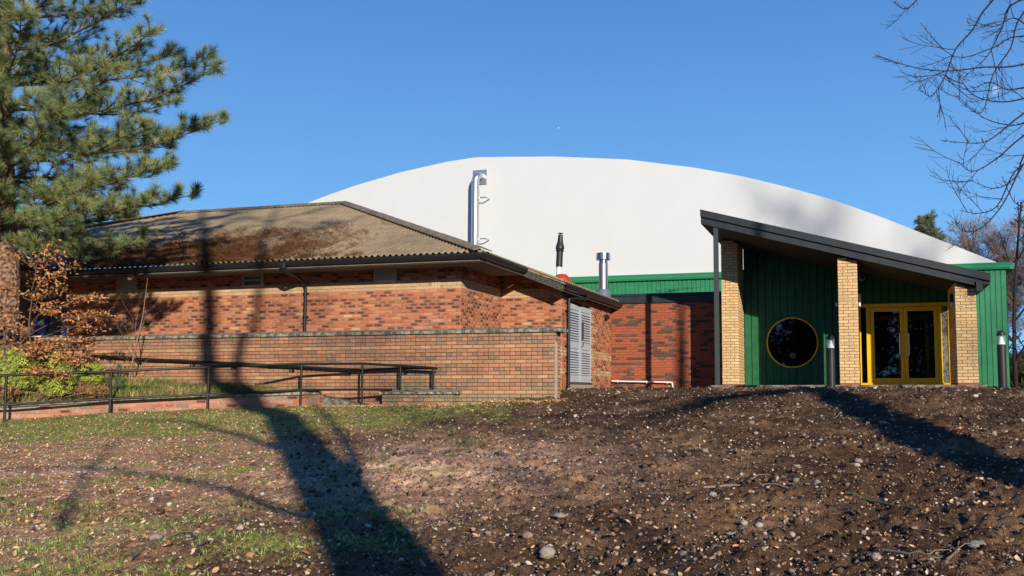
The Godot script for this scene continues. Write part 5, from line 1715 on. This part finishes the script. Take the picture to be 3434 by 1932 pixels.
func beech_sapling() -> void:
	rng.seed = 314
	var at := Vector3(-15.25, 0.0, -14.85)
	var T := thing("beech_shrub", "young beech holding copper brown winter leaves in front of the pine", "shrub", at)
	var wood := MB.new()
	var lf := []
	var lc := []
	var stems := [[Vector3(0.1, -0.2, 0), Vector3(-0.12, 1.3, 0.05), Vector3(-0.05, 2.2, 0.0), Vector3(0.15, 3.2, 0.0)], [Vector3(0.0, -0.2, 0.1), Vector3(-0.5, 0.8, 0.2), Vector3(-0.65, 1.7, 0.1), Vector3(-0.6, 2.6, 0.0)]]
	for st in stems:
		var cv := []
		var cr := []
		for i in 13:
			var t := i / 4.0
			var k := mini(int(t), 2)
			cv.append(st[k].lerp(st[k + 1], t - k) + Vector3(rng.randfn(), 0, rng.randfn()) * 0.015); cr.append(lerpf(0.022, 0.005, i / 12.0))
		wood.tube(cv, cr, 6)
	var br := [[0.35, 1.5, 0.25, 0.0], [0.30, 1.15, 0.05, 0.5], [0.55, 1.6, 0.32, -0.1], [0.75, 1.1, 0.25, 0.2], [0.6, 1.3, 0.18, 0.7], [0.9, 1.5, 0.30, -0.2], [1.05, 1.9, 0.26, 0.05], [1.15, 1.2, 0.35, 0.5], [1.3, 1.7, 0.34, -0.05], [1.4, 1.0, 0.1, 2.6], [1.6, 0.9, 0.5, 0.1], [1.8, 0.9, 0.5, 0.3], [2.0, 0.8, 0.6, -0.2], [2.2, 0.7, 0.6, 0.4], [0.8, 0.9, 0.2, 3.2], [1.1, 0.8, 0.3, 2.9], [0.5, 0.9, 0.1, 3.4], [2.5, 0.5, 0.7, 0.2], [2.35, 0.5, 0.7, 2.8], [0.2, 1.3, 0.12, 0.25], [0.45, 1.45, 0.10, 0.1], [1.75, 0.7, 0.4, 2.7]]
	for q in br:
		var p := Vector3(-0.10 if q[0] < 2.0 else 0.0, q[0], 0.03)
		var out := Vector3(cos(q[3]), 0, sin(q[3]))
		var pts := []
		var rr := []
		for i in 8:
			var t := i / 7.0
			pts.append(p + out * q[1] * t + Vector3.UP * q[1] * (q[2] * t + 0.08 * sin(t * 4.0)) + Vector3(rng.randfn(), rng.randfn(), rng.randfn()) * 0.02)
			rr.append(lerpf(0.011, 0.003, t))
		wood.tube(pts, rr, 5)
		var n := int(q[1] * 115)
		for i in n:
			var t := lerpf(0.18, 1.0, rng.randf())
			var k := mini(int(t * 7.0), 6)
			var a: Vector3 = pts[k].lerp(pts[k + 1], t * 7.0 - k)
			a += Vector3(rng.randfn() * 0.075, rng.randfn() * 0.055, rng.randfn() * 0.13)
			if a.x > 0.05 and a.x < 0.62 and a.y > 1.02 and a.y < 1.5: continue
			var s := rng.randf_range(0.055, 0.09)
			lf.append(Transform3D(Basis.from_euler(Vector3(rng.randf_range(-1.3, 0.6), rng.randf() * TAU, rng.randf_range(-0.8, 0.8))).scaled(Vector3.ONE * s), a))
			lc.append([Color(0.42, 0.175, 0.06), Color(0.50, 0.25, 0.10), Color(0.30, 0.115, 0.04)][rng.randi() % 3] * rng.randf_range(0.75, 1.2))
			if i % 3 == 0: wood.tube([pts[k], a], [0.003, 0.002], 3)
	made(T, "stems", wood, M.bark_grey)
	many(T, "leaves", leaf_mesh(0.45), M.leaf, lf, lc)

func leafy(called: String, label: String, cat: String, blobs: Array, n: int, size: float, c0: Color, c1: Color, mesh_: ArrayMesh, seed_: int, group := "") -> void:
	rng.seed = seed_
	var T := thing(called, label, cat, blobs[0][0] * Vector3(1, 0, 1), group)
	var o: Vector3 = T.position
	var lf := []
	var lc := []
	var wood := MB.new()
	for i in n:
		var q: Array = blobs[rng.randi() % blobs.size()]
		var d := Vector3(rng.randfn(), rng.randfn(), rng.randfn()).normalized() * pow(rng.randf(), 0.4)
		var p: Vector3 = q[0] + d * q[1] - o
		lf.append(Transform3D(Basis.from_euler(Vector3(rng.randf_range(-1.2, 1.2), rng.randf() * TAU, rng.randf_range(-1.0, 1.0))).scaled(Vector3.ONE * size * rng.randf_range(0.6, 1.3)), p))
		lc.append(c0.lerp(c1, rng.randf()) * rng.randf_range(0.6, 1.2))
		if i % 14 == 0:
			var root := Vector3(p.x * 0.6, -0.15 + minf(0.0, p.y), p.z * 0.6)
			wood.tube([root, root.lerp(p, 0.5) + Vector3(rng.randfn(), 0, rng.randfn()) * 0.03, p], [0.006, 0.005, 0.002], 4)
	made(T, "stems", wood, M.twig_tan)
	many(T, "leaves", mesh_, M.leaf, lf, lc)

func small_plants() -> void:
	leafy("leafy_shrub", "bright lime green feathery shrub behind the low wall", "shrub", [[Vector3(-15.35, 0.30, -14.75), Vector3(0.42, 0.38, 0.35)], [Vector3(-14.75, 0.42, -14.9), Vector3(0.55, 0.32, 0.3)], [Vector3(-14.55, 0.15, -14.7), Vector3(0.35, 0.25, 0.25)], [Vector3(-15.8, 0.45, -14.9), Vector3(0.4, 0.42, 0.3)], [Vector3(-14.15, 0.35, -15.1), Vector3(0.25, 0.22, 0.22)]], 2400, 1.5, Color(0.27, 0.36, 0.045), Color(0.50, 0.53, 0.10), tuft_mesh(6, 0.05, 0.05, 0.004, 3), 8)
	leafy("dead_bracken", "low russet dead bracken under the lime shrub", "fern", [[Vector3(-15.6, -0.02, -14.3), Vector3(0.6, 0.14, 0.3)], [Vector3(-14.3, 0.02, -15.2), Vector3(0.5, 0.14, 0.3)]], 700, 1.3, Color(0.30, 0.14, 0.05), Color(0.40, 0.24, 0.10), tuft_mesh(6, 0.05, 0.06, 0.004, 4), 9)
	for q in [[-14.78, -15.95, 0.62, "blue green conifer seedling nearer the lime shrub"], [-14.38, -16.1, 0.58, "blue green conifer seedling nearer the bare sapling"]]:
		rng.seed = int(absf(q[0]) * 100.0)
		var T := thing("conifer_seedling", q[3], "seedling", Vector3(q[0], 0.0, q[1]), "conifer seedlings in the bed")
		var b := MB.new()
		b.tube([Vector3(0, -0.1, 0), Vector3(0.02, q[2], 0)], [0.009, 0.003], 5)
		made(T, "stem", b, M.twig_tan)
		var tf := []
		var tc := []
		for i in 60:
			var y := rng.randf_range(0.08, q[2])
			var a := rng.randf() * TAU
			var rad: float = (q[2] - y) * 0.25 + 0.03
			tf.append(tuft_at(Vector3(cos(a) * rad * rng.randf(), y, sin(a) * rad * rng.randf()), Vector3(cos(a), 0.8, sin(a)).normalized(), 0.6))
			tc.append(Color(0.07, 0.14, 0.06) * rng.randf_range(0.7, 1.4))
		many(T, "needles", needle_tuft(26, 0.12, 0.002, 6), M.needle, tf, tc)
	# thin bare sapling before the retaining wall
	rng.seed = 61
	var S := thing("bare_sapling", "thin leafless sapling standing before the retaining wall, near the lime shrub", "sapling", Vector3(-14.93, 0.1, -17.0))
	var w := MB.new()
	w.tube([Vector3(0, -0.15, 0), Vector3(0.03, 0.3, 0), Vector3(0.16, 0.9, 0), Vector3(0.30, 1.5, 0), Vector3(0.39, 2.32, 0)], [0.022, 0.019, 0.014, 0.010, 0.004], 7)
	made(S, "stem", w, M.twig_tan)
	w = MB.new()
	var o := {"seg": 0.12, "wander": 0.12, "lift": 0.03, "taper": 0.4, "thin": 0.002, "levels": 3, "kids": [4, 4, 2], "angle": 0.7, "ratio": 0.6, "shrink": 0.5, "from": 0.3}
	for k in 16:
		var y := rng.randf_range(0.2, 1.0)
		var a := rng.randf() * TAU
		grow(w, Vector3(0.03 + maxf(0.0, y - 0.3) * 0.21, y, 0), Vector3(cos(a), 0.9, sin(a) * 0.5).normalized(), 0.006, rng.randf_range(0.5, 1.1), 2, o)
	made(S, "twigs", w, M.twig_tan)

func overhang() -> void:
	# tree on the right, outside the picture: its drooping twigs hang into the top right corner
	rng.seed = 1234
	var T := thing("overhanging_tree", "leafless tree whose thin drooping twigs hang into the top right sky", "tree", Vector3(4.1, -1.3, -3.2))
	var b := MB.new()
	b.tube([Vector3(0, -0.3, 0), Vector3(0.5, 1.2, -0.4), Vector3(1.6, 3.0, -1.4), Vector3(3.0, 4.6, -2.4), Vector3(4.4, 6.1, -3.4), Vector3(5.2, 8.5, -3.6), Vector3(5.5, 12.0, -3.2)], [0.36, 0.33, 0.31, 0.30, 0.26, 0.16, 0.05], 10)
	made(T, "trunk", b, M.bark_grey)
	b = MB.new()
	var org: Vector3 = T.position
	# limbs given by picture points at a chosen distance
	var at := func(u: float, v: float, d: float) -> Vector3:
		var r := view_ray(u, v)
		return r * (d / -r.z) - org
	var pt := func(a: Array) -> Vector3: return at.call(a[0], a[1], a[2])
	var limbs := [
		[[3700, 120, 6.0], [3434, 215, 6.0], [3300, 225, 6.0], [3170, 238, 6.0], [3050, 222, 6.0], [2932, 182, 6.0]],
		[[3600, -250, 5.8], [3330, 0, 5.8], [3262, 100, 5.8], [3205, 165, 5.8], [3172, 250, 5.8], [3140, 305, 5.8], [3115, 322, 5.8], [3080, 292, 5.8]],
		[[3700, 250, 6.3], [3434, 330, 6.3], [3340, 340, 6.3], [3265, 318, 6.3], [3210, 250, 6.3]],
		[[3760, -60, 5.6], [3420, 0, 5.6], [3360, 95, 5.6], [3310, 190, 5.6], [3230, 260, 5.6]],
		[[3640, 260, 6.1], [3434, 380, 6.1], [3340, 455, 6.1], [3280, 480, 6.1], [3152, 470, 6.1]],
		[[3640, 330, 5.9], [3434, 455, 5.9], [3345, 530, 5.9], [3262, 575, 5.9], [3213, 540, 5.9]],
		[[3700, 200, 6.4], [3460, 480, 6.4], [3410, 590, 6.4], [3360, 690, 6.4], [3290, 765, 6.4], [3230, 775, 6.4], [3202, 738, 6.4]],
		[[3700, 250, 6.2], [3470, 500, 6.2], [3400, 600, 6.2], [3330, 632, 6.2], [3248, 600, 6.2]],
		[[3700, 220, 6.2], [3480, 505, 6.2], [3400, 580, 6.2], [3345, 690, 6.2], [3280, 715, 6.2], [3218, 706, 6.2]],
		[[3600, -200, 6.0], [3150, -60, 6.0], [3065, 10, 6.0], [3035, 30, 6.0], [2998, 5, 6.0]],
		[[3640, 420, 6.5], [3480, 400, 6.5], [3400, 420, 6.5], [3300, 395, 6.5], [3200, 310, 6.5]],
		[[3640, 60, 6.7], [3470, 90, 6.7], [3400, 60, 6.7], [3330, 90, 6.7], [3240, 60, 6.7]],
		[[3640, 300, 6.0], [3470, 290, 6.0], [3380, 300, 6.0], [3320, 275, 6.0], [3260, 300, 6.0]],
		[[3640, 520, 6.1], [3500, 560, 6.1], [3420, 690, 6.1], [3360, 590, 6.1]],
		[[3800, 150, 6.6], [3434, 120, 6.6], [3330, 160, 6.6], [3200, 190, 6.6], [3086, 75, 6.6]],
		[[3650, -150, 6.2], [3434, 40, 6.2], [3390, 160, 6.2], [3330, 250, 6.2], [3290, 380, 6.2], [3200, 320, 6.2]]]
	var o := {"seg": 0.04, "wander": 0.09, "lift": 0.22, "taper": 0.5, "thin": 0.0012, "levels": 4, "kids": [3, 3, 4, 6], "angle": 0.6, "ratio": 0.6, "shrink": 0.45, "from": 0.3}
	for q in limbs:
		var cv := []
		var m: int = q.size()
		for i in m - 1:
			for s in 4:
				var t := s / 4.0
				var p0: Vector3 = pt.call(q[maxi(i - 1, 0)])
				var p1: Vector3 = pt.call(q[i])
				var p2: Vector3 = pt.call(q[i + 1])
				var p3: Vector3 = pt.call(q[mini(i + 2, m - 1)])
				cv.append(p1.cubic_interpolate(p2, p0, p3, t))
		cv.append(pt.call(q[m - 1]))
		var rr := []
		for i in cv.size(): rr.append(lerpf(0.0062, 0.0017, float(i) / (cv.size() - 1)))
		b.tube(cv, rr, 5)
		# join to the trunk
		var j: Vector3 = cv[0]
		b.tube([j, j.lerp(Vector3(4.4, 6.1, -3.4), 0.5) + Vector3(0, 0.3, 0), Vector3(4.4, 6.1, -3.4)], [0.0068, 0.02, 0.05], 5)
		for i in range(2, cv.size() - 1):
			for e in 1 + rng.randi() % 2:
				var ax: Vector3 = (cv[i + 1] - cv[i - 1]).normalized()
				var side := Vector3(0, 0, 1).cross(ax).normalized() * (1.0 if rng.randf() < 0.5 else -1.0)
				var nd := (ax * 0.8 + side * 0.7 + Vector3(0, 0.25, rng.randfn() * 0.4)).normalized()
				var long := rng.randf() < 0.13
				grow(b, cv[i], nd, 0.0022 if not long else 0.0028, rng.randf_range(0.015, 0.05) if not long else rng.randf_range(0.15, 0.34), 4 if not long else 3, o)
	made(T, "twigs", b, M.twig_dark)
	var lf := []
	var lc := []
	for q in [[3246, 75], [3335, 222], [3318, 3], [3350, 232]]:
		lf.append(Transform3D(Basis.from_euler(Vector3(1.2, rng.randf() * 3.0, 0.4)).scaled(Vector3.ONE * 0.035), at.call(q[0], q[1], 5.9)))
		lc.append(Color(0.16, 0.06, 0.03))
	many(T, "leaves", leaf_mesh(0.6), M.leaf, lf, lc)

func behind_camera() -> void:
	# trees that stand behind the viewer and throw the long shadows
	var T := thing("shade_tree", "tall forked tree behind the viewer that throws the broad trunk shadow", "tree", Vector3(3.8, -2.0, 4.0))
	var b := MB.new()
	b.tube([Vector3(0.15, -0.4, 0), Vector3(0.10, 0.4, 0), Vector3(0.08, 2.0, 0), Vector3(0.04, 4.2, 0), Vector3(-0.20, 6.5, 0), Vector3(-0.40, 8.3, 0), Vector3(-0.75, 8.95, 0)], [0.62, 0.46, 0.42, 0.36, 0.33, 0.31, 0.26], 14)
	b.tube([Vector3(-0.60, 8.7, 0), Vector3(-1.4, 9.3, 0), Vector3(-2.05, 9.9, 0), Vector3(-2.2, 11.0, 0), Vector3(-2.25, 12.5, 0), Vector3(-2.6, 16.0, 0.2), Vector3(-3.2, 21.0, 0.2)], [0.28, 0.25, 0.22, 0.20, 0.19, 0.13, 0.05], 10)
	b.tube([Vector3(-0.55, 8.6, 0), Vector3(-1.0, 9.4, 0.05), Vector3(-1.35, 10.0, 0.1), Vector3(-1.2, 11.0, 0.1), Vector3(-0.85, 12.3, 0.1), Vector3(-0.5, 16.0, 0.3), Vector3(0.2, 20.0, 0.4)], [0.19, 0.15, 0.12, 0.11, 0.10, 0.07, 0.03], 10)
	b.tube([Vector3(0.1, 5.0, 0), Vector3(0.50, 6.4, 0.1), Vector3(0.62, 8.2, 0.1), Vector3(0.45, 9.8, 0.1)], [0.10, 0.075, 0.06, 0.03], 6)
	b.tube([Vector3(-0.1, 6.0, 0), Vector3(-1.0, 7.1, 0.1), Vector3(-2.2, 7.9, 0.2), Vector3(-3.4, 8.0, 0.2)], [0.09, 0.07, 0.05, 0.02], 6)
	b.tube([Vector3(0.0, 4.6, 0), Vector3(-1.2, 5.4, 0.1), Vector3(-3.0, 5.9, 0.2), Vector3(-4.6, 5.7, 0.3)], [0.07, 0.05, 0.035, 0.02], 6)
	b.tube([Vector3(-2.6, 4.6, 0.2), Vector3(-3.0, 5.8, 0.2), Vector3(-3.0, 7.6, 0.2)], [0.045, 0.035, 0.02], 6)
	made(T, "trunk", b, M.bark_grey)
	rng.seed = 21
	b = MB.new()
	var o := {"seg": 0.6, "wander": 0.08, "lift": 0.05, "taper": 0.5, "thin": 0.010, "levels": 4, "kids": [6, 5, 4, 3], "angle": 0.7, "ratio": 0.5, "shrink": 0.5, "from": 0.3}
	for k in 16:
		var y := rng.randf_range(14.5, 20.0)
		var a := rng.randf() * TAU
		var sx := -2.6 if k % 2 else -0.3
		grow(b, Vector3(sx, y, 0.1), Vector3(cos(a), 0.8, sin(a)).normalized(), 0.06, rng.randf_range(1.8, 3.2), 1, o)
	made(T, "crown", b, M.bark_grey)
	bare_tree("shade_tree", "slim bare tree behind the viewer, dappling the old brick block", Vector3(18.5, -2.5, 22.0), 24, 0.10, 18.5, Vector3.ZERO, {"kids": [9, 5, 4, 3], "from": 0.78, "thin": 0.012, "ratio": 0.5, "shrink": 0.34}, M.bark_grey)
	bare_tree("shade_tree", "broad bare tree far behind the viewer on the sunward side", Vector3(44.0, -3.0, 28.0), 23, 0.30, 29.0, Vector3.ZERO, {"kids": [16, 6, 5, 3], "from": 0.62, "thin": 0.014, "ratio": 0.42, "shrink": 0.42}, M.bark_grey)
	# dark wood across the field behind the viewer, mirrored in the door glass and the round window
	rng.seed = 8
	for i in 8:
		var x := -21.0 + i * 5.2 + rng.randf_range(-1.0, 1.0)
		var h := rng.randf_range(12.0, 14.5)
		leafy("wood_edge_tree", "dark evergreen at the wood edge behind the viewer, mirrored in the glass", "tree", [[Vector3(x, h * 0.42 - 3.0, 44.0), Vector3(3.2, h * 0.5, 2.0)], [Vector3(x + 1.0, h * 0.72 - 3.0, 44.5), Vector3(2.0, h * 0.33, 1.6)], [Vector3(x - 2.0, -1.0, 43.0), Vector3(2.8, 2.6, 1.5)]], 1500, 11.0, Color(0.02, 0.03, 0.012), Color(0.07, 0.08, 0.03), tuft_mesh(7, 0.05, 0.06, 0.012, 5), 300 + i, "evergreens at the wood edge")

	for q in [[-42.0, -14.0, 15.0], [-44.0, -4.0, 16.0], [-43.0, 6.0, 15.0], [-42.0, 17.0, 16.0], [-36.0, 28.0, 15.0], [-30.0, 38.0, 14.0], [30.0, -20.0, 13.0], [31.0, -30.0, 14.0], [33.0, -41.0, 14.0]]:
		var h: float = q[2]
		leafy("wood_edge_tree", "dark evergreen of the wood round the site, outside the picture", "tree", [[Vector3(q[0], h * 0.42 - 3.0, q[1]), Vector3(4.0, h * 0.5, 4.0)], [Vector3(q[0] + 1.0, h * 0.72 - 3.0, q[1]), Vector3(2.6, h * 0.33, 2.6)], [Vector3(q[0], -1.0, q[1]), Vector3(4.5, 2.6, 5.0)]], 1500, 13.0, Color(0.02, 0.03, 0.012), Color(0.07, 0.08, 0.03), tuft_mesh(7, 0.05, 0.06, 0.012, 5), 400 + int(absf(q[1])), "evergreens of the wood round the site")

func far_trees() -> void:
	var opt := {"seg": 0.5, "wander": 0.10, "lift": 0.05, "taper": 0.5, "thin": 0.012, "levels": 3, "kids": [18, 6, 5], "angle": 0.6, "ratio": 0.45, "shrink": 0.40, "from": 0.18}
	var sp := MB.new()
	rng.seed = 404
	for i in 16:
		var d := Vector3(rng.randfn() * 0.6, rng.randf_range(0.3, 1.0), rng.randfn() * 0.6).normalized()
		var w := d.cross(Vector3(rng.randfn(), rng.randfn(), rng.randfn())).normalized() * 0.006
		var q := Vector3(rng.randfn(), rng.randfn(), rng.randfn()) * 0.05
		var e := q + d * rng.randf_range(0.3, 0.7)
		sp.quad(q - w, q + w, e + w * 0.5, e - w * 0.5)
	var spray := sp.mesh()
	for q in [["dense twiggy bare tree rising just past the hall corner", Vector3(5.3, 0, -50.0), 31, 7.9, 2.3, 1.0], ["russet twigged bare tree at the far edge, behind the bollard", Vector3(8.1, 0, -47.0), 32, 8.0, 2.4, 1.15], ["lower bare tree nearest the hall roof, under the pine top", Vector3(3.6, 0, -54.0), 33, 7.6, 2.0, 0.9]]:
		var T2 := bare_tree("bare_tree", q[0], q[1], q[2], 0.16, q[3], Vector3.ZERO, opt, M.twig_far, "bare trees beyond the hall")
		var tf2 := []
		var tc2 := []
		for i in 1500:
			var d := Vector3(rng.randfn(), rng.randfn(), rng.randfn()).normalized() * pow(rng.randf(), 0.45)
			var c := Vector3(0, q[3] * 0.66, 0) + d * Vector3(q[4], q[3] * 0.40, q[4])
			if n_zone.get_noise_3d(c.x * 30.0, c.y * 30.0, c.z * 30.0 + q[2] * 50.0) < -0.06: continue
			tf2.append(tuft_at(c, (d + Vector3(0, 0.9, 0)).normalized(), rng.randf_range(0.7, 1.3)))
			tc2.append(Color(0.25 * q[5], 0.165, 0.11).lerp(Color(0.16, 0.12, 0.09), rng.randf()) * rng.randf_range(0.7, 1.2))
		many(T2, "twigs", spray, M.tinted, tf2, tc2)
	bare_tree("slender_tree", "slender leaning bare tree behind the bollard at the frame edge", Vector3(5.1, 0, -36.0), 34, 0.085, 7.0, Vector3(0.05, 0, 0), {"kids": [14, 5, 4, 3], "from": 0.12, "thin": 0.010, "shrink": 0.35}, M.twig_dark)
	# dark hedge
	leafy("evergreen_hedge", "dark evergreen undergrowth beyond the hall corner", "hedge", [[Vector3(5.2, 0.6, -38.0), Vector3(1.5, 0.9, 0.8)], [Vector3(7.0, 0.7, -39.0), Vector3(2.0, 1.2, 1.0)], [Vector3(5.8, 0.3, -37.0), Vector3(1.5, 0.6, 0.8)]], 3000, 3.0, Color(0.03, 0.04, 0.015), Color(0.08, 0.06, 0.03), tuft_mesh(6, 0.05, 0.06, 0.006, 5), 18)
	# pine top over the gable
	rng.seed = 77
	var T := thing("distant_pine", "dark pine top showing over the white roof's low end", "tree", Vector3(2.9, 0, -45.0))
	var b := MB.new()
	b.tube([Vector3(0, 0, 0), Vector3(0.05, 4, 0), Vector3(0, 7.7, 0)], [0.2, 0.13, 0.03], 8)
	made(T, "trunk", b, M.bark_pine)
	var tf := []
	var tc := []
	var wood := MB.new()
	for i in 70:
		var y := rng.randf_range(4.6, 7.7)
		var a := rng.randf() * TAU
		var ln := (8.1 - y) * 0.42 * rng.randf_range(0.5, 1.1) + 0.12
		var d := Vector3(cos(a), rng.randf_range(0.1, 0.6), sin(a))
		var e := Vector3(0, y, 0) + d * ln
		wood.tube([Vector3(0, y, 0), e], [0.02, 0.006], 4)
		for k in 22:
			var t := rng.randf_range(0.25, 1.05)
			tf.append(tuft_at(Vector3(0, y, 0).lerp(e, t) + Vector3(rng.randfn(), rng.randfn(), rng.randfn()) * 0.08, (d + Vector3(rng.randfn(), rng.randfn() + 0.6, rng.randfn()) * 0.5).normalized(), 1.5)); tc.append(Color(0.09, 0.125, 0.07).lerp(Color(0.21, 0.22, 0.11), rng.randf()) * rng.randf_range(0.7, 1.2))
	made(T, "boughs", wood, M.bark_grey)
	many(T, "needles", needle_tuft(20, 0.12, 0.006, 15), M.needle, tf, tc)

func sky_things() -> void:
	var r := view_ray(1873, 428).normalized()
	var G := thing("gull", "tiny white gull with dark wing tips flying above the roof", "bird", r * 190.0)
	G.basis = Basis.from_euler(Vector3(0.25, yaw_cam, 0)) * Basis(Vector3.BACK, 0.55)
	var b := MB.new()
	b.lathe([Vector2(0.0, -0.26), Vector2(0.045, -0.18), Vector2(0.075, 0.0), Vector2(0.06, 0.12), Vector2(0.035, 0.18), Vector2(0.045, 0.22), Vector2(0.0, 0.28)], Vector3.ZERO, 12, Basis(Vector3.BACK, 1.9), true)
	made(G, "body", b, M.white_paint)
	for s in [-1.0, 1.0]:
		b = MB.new()
		var p := [Vector3(0, 0.02, -0.07), Vector3(0, 0.02, 0.09), Vector3(s * 0.24, 0.10, 0.08), Vector3(s * 0.24, 0.10, -0.08), Vector3(s * 0.56, 0.03, 0.14), Vector3(s * 0.50, 0.04, 0.0)]
		for lay2 in [0.0, 0.014]:
			b.quad(p[0] + Vector3(0, lay2, 0), p[1] + Vector3(0, lay2, 0), p[2] + Vector3(0, lay2, 0), p[3] + Vector3(0, lay2, 0))
			b.quad(p[3] + Vector3(0, lay2, 0), p[2] + Vector3(0, lay2, 0), p[4] + Vector3(0, lay2, 0), p[5] + Vector3(0, lay2, 0))
		made(G, "wing", b, M.black_board)
	r = view_ray(3342, 303).normalized()
	b = MB.new()
	var poly := []
	for i in 24:
		var a := TAU * i / 24
		var p := Vector2(cos(a), sin(a)) * 2.1
		var cut := p.dot(Vector2(0.65, -0.76))
		if cut > 0.9: p -= Vector2(0.65, -0.76) * (cut - 0.9) * 0.8
		poly.append(p)
	var rt := r.cross(Vector3.UP).normalized()
	b.prism(poly, r * 530.0, rt, rt.cross(r), -r * 0.4)
	var mm := mat("moon", L(0.30, 0.47, 0.80), 1.0)
	tag(made(self, "moon", b, mm), "faint pale daytime moon behind the bare twigs", "moon")
	# green steel frame behind the old roof
	var F := thing("green_frame", "green steel rail and post showing over the old roof behind the pine", "frame")
	b = MB.new()
	b.tube([Vector3(-36.5, 8.35, -33.0), Vector3(-31.6, 7.15, -33.0), Vector3(-28.0, 6.3, -33.0)], [0.10, 0.10, 0.10], 8, true)
	made(F, "rail", b, M.green_trim)
	for px in [-31.86, -35.5]:
		b = MB.new()
		b.tube([Vector3(px, 0, -33.0), Vector3(px, 7.2 if px > -33 else 8.1, -33.0)], [0.12, 0.12], 8)
		made(F, "post", b, M.green_trim)

func roof_litter() -> void:
	# pine needles and leaf mould lying on the old roof, thick at the eave and under the pine
	rng.seed = 555
	var at := []
	var co := []
	for i in 42000:
		var x := rng.randf_range(-21.0, -8.6)
		var s := absf(rng.randfn(0.0, 1.0)) * 1.9 if rng.randf() < 0.6 else rng.randf() * 4.6
		var dens := smoothstep(-10.8, -15.2, x) * smoothstep(4.6, 1.2, s + n_zone.get_noise_2d(x * 30.0, s * 40.0) * 1.8) + smoothstep(0.45, 0.05, s) * smoothstep(-10.0, -12.5, x) * 0.8
		dens *= 0.55 + 0.9 * n_zone.get_noise_2d(x * 55.0 + 30.0, s * 16.0)
		if rng.randf() > dens: continue
		if s < -18.4 - x: continue
		at.append(Transform3D(Basis.from_euler(Vector3(atan(PITCH) + rng.randf_range(-0.15, 0.15), rng.randf() * TAU, rng.randf_range(-0.1, 0.1))).scaled(Vector3.ONE * rng.randf_range(0.8, 1.9)), Vector3(x, EY + s * PITCH + 0.062, EZ + 0.05 - s)))
		co.append(Color(0.17, 0.075, 0.032).lerp(Color(0.34, 0.165, 0.068), rng.randf()) * rng.randf_range(0.6, 1.2))
	tag(many(self, "roof_litter", tuft_mesh(9, 0.018, 0.11, 0.0035, 91), M.leaf, at, co), "rusty pine needle litter lying on the old roof", "litter")

var yaw_cam := 0.0

func _ready() -> void:
	# camera: the photograph is the left and upper part of a wider frame, so the lens is shifted
	var pitch := atan2(270.0, 3230.0)
	yaw_cam = atan(930.0 / 3230.0 * cos(pitch))
	cam_basis = Basis(Vector3.UP, yaw_cam) * Basis(Vector3.RIGHT, pitch)
	var cam := Camera3D.new()
	cam.name = "camera"
	cam.projection = Camera3D.PROJECTION_FRUSTUM
	cam.near = 0.1
	cam.far = 2500.0
	cam.size = 1932.0 / 3230.0 * 0.1
	cam.frustum_offset = Vector2((1717.0 - 1960.0) / 3230.0, (1045.0 - 966.0) / 3230.0) * 0.1
	cam.transform = Transform3D(cam_basis, Vector3.ZERO)
	add_child(cam)
	cam.current = true
	var env := Environment.new()
	env.background_mode = Environment.BG_SKY
	env.tonemap_mode = Environment.TONE_MAPPER_LINEAR
	env.tonemap_exposure = 1.22
	env.sdfgi_enabled = true
	env.ssao_enabled = true
	env.ssil_enabled = true
	var sky := Sky.new()
	var sm := ProceduralSkyMaterial.new()
	sm.sky_top_color = Color(0.04, 0.30, 0.63)
	sm.sky_horizon_color = Color(0.53, 0.785, 1.0)
	sm.sky_curve = 0.24
	sm.ground_bottom_color = Color(0.20, 0.17, 0.14)
	sm.ground_horizon_color = Color(0.42, 0.42, 0.42)
	sm.sun_angle_max = 4.0
	sky.sky_material = sm
	env.sky = sky
	var we := WorldEnvironment.new()
	we.name = "environment"
	we.environment = env
	add_child(we)
	var sun := DirectionalLight3D.new()
	sun.name = "sun"
	sun.light_color = Color(1.0, 0.962, 0.89)
	sun.light_energy = 1.55
	sun.light_angular_distance = 0.6
	sun.shadow_enabled = true
	add_child(sun)
	sun.look_at_from_position(SUN * 20.0, Vector3.ZERO)
	rng.seed = 1
	n_soil.seed = 2; n_soil.frequency = 0.45; n_soil.fractal_octaves = 3
	n_clod.seed = 3; n_clod.frequency = 4.2; n_clod.noise_type = FastNoiseLite.TYPE_CELLULAR; n_clod.cellular_return_type = FastNoiseLite.RETURN_DISTANCE; n_clod.fractal_type = FastNoiseLite.FRACTAL_FBM; n_clod.fractal_octaves = 3; n_clod.fractal_gain = 0.5; n_clod.fractal_lacunarity = 2.3
	n_fine.seed = 4; n_fine.frequency = 9.0; n_fine.fractal_octaves = 2
	n_zone.seed = 5; n_zone.frequency = 0.02; n_zone.fractal_octaves = 3
	materials()
	mat("twig_pine", L(0.13, 0.085, 0.055), 0.9)
	ground()
	hall()
	building()
	retaining_wall()
	ramp()
	link()
	porch()
	bollard("black bollard light standing before the middle pillar", Vector3(-0.60, 0.10, -20.6))
	bollard("black bollard light beside the hall's green corner", Vector3(2.68, 0.13, -20.6))
	far_trees()
	behind_camera()
	pine()
	beech_sapling()
	small_plants()
	overhang()
	roof_litter()
	sky_things()
	scatter()
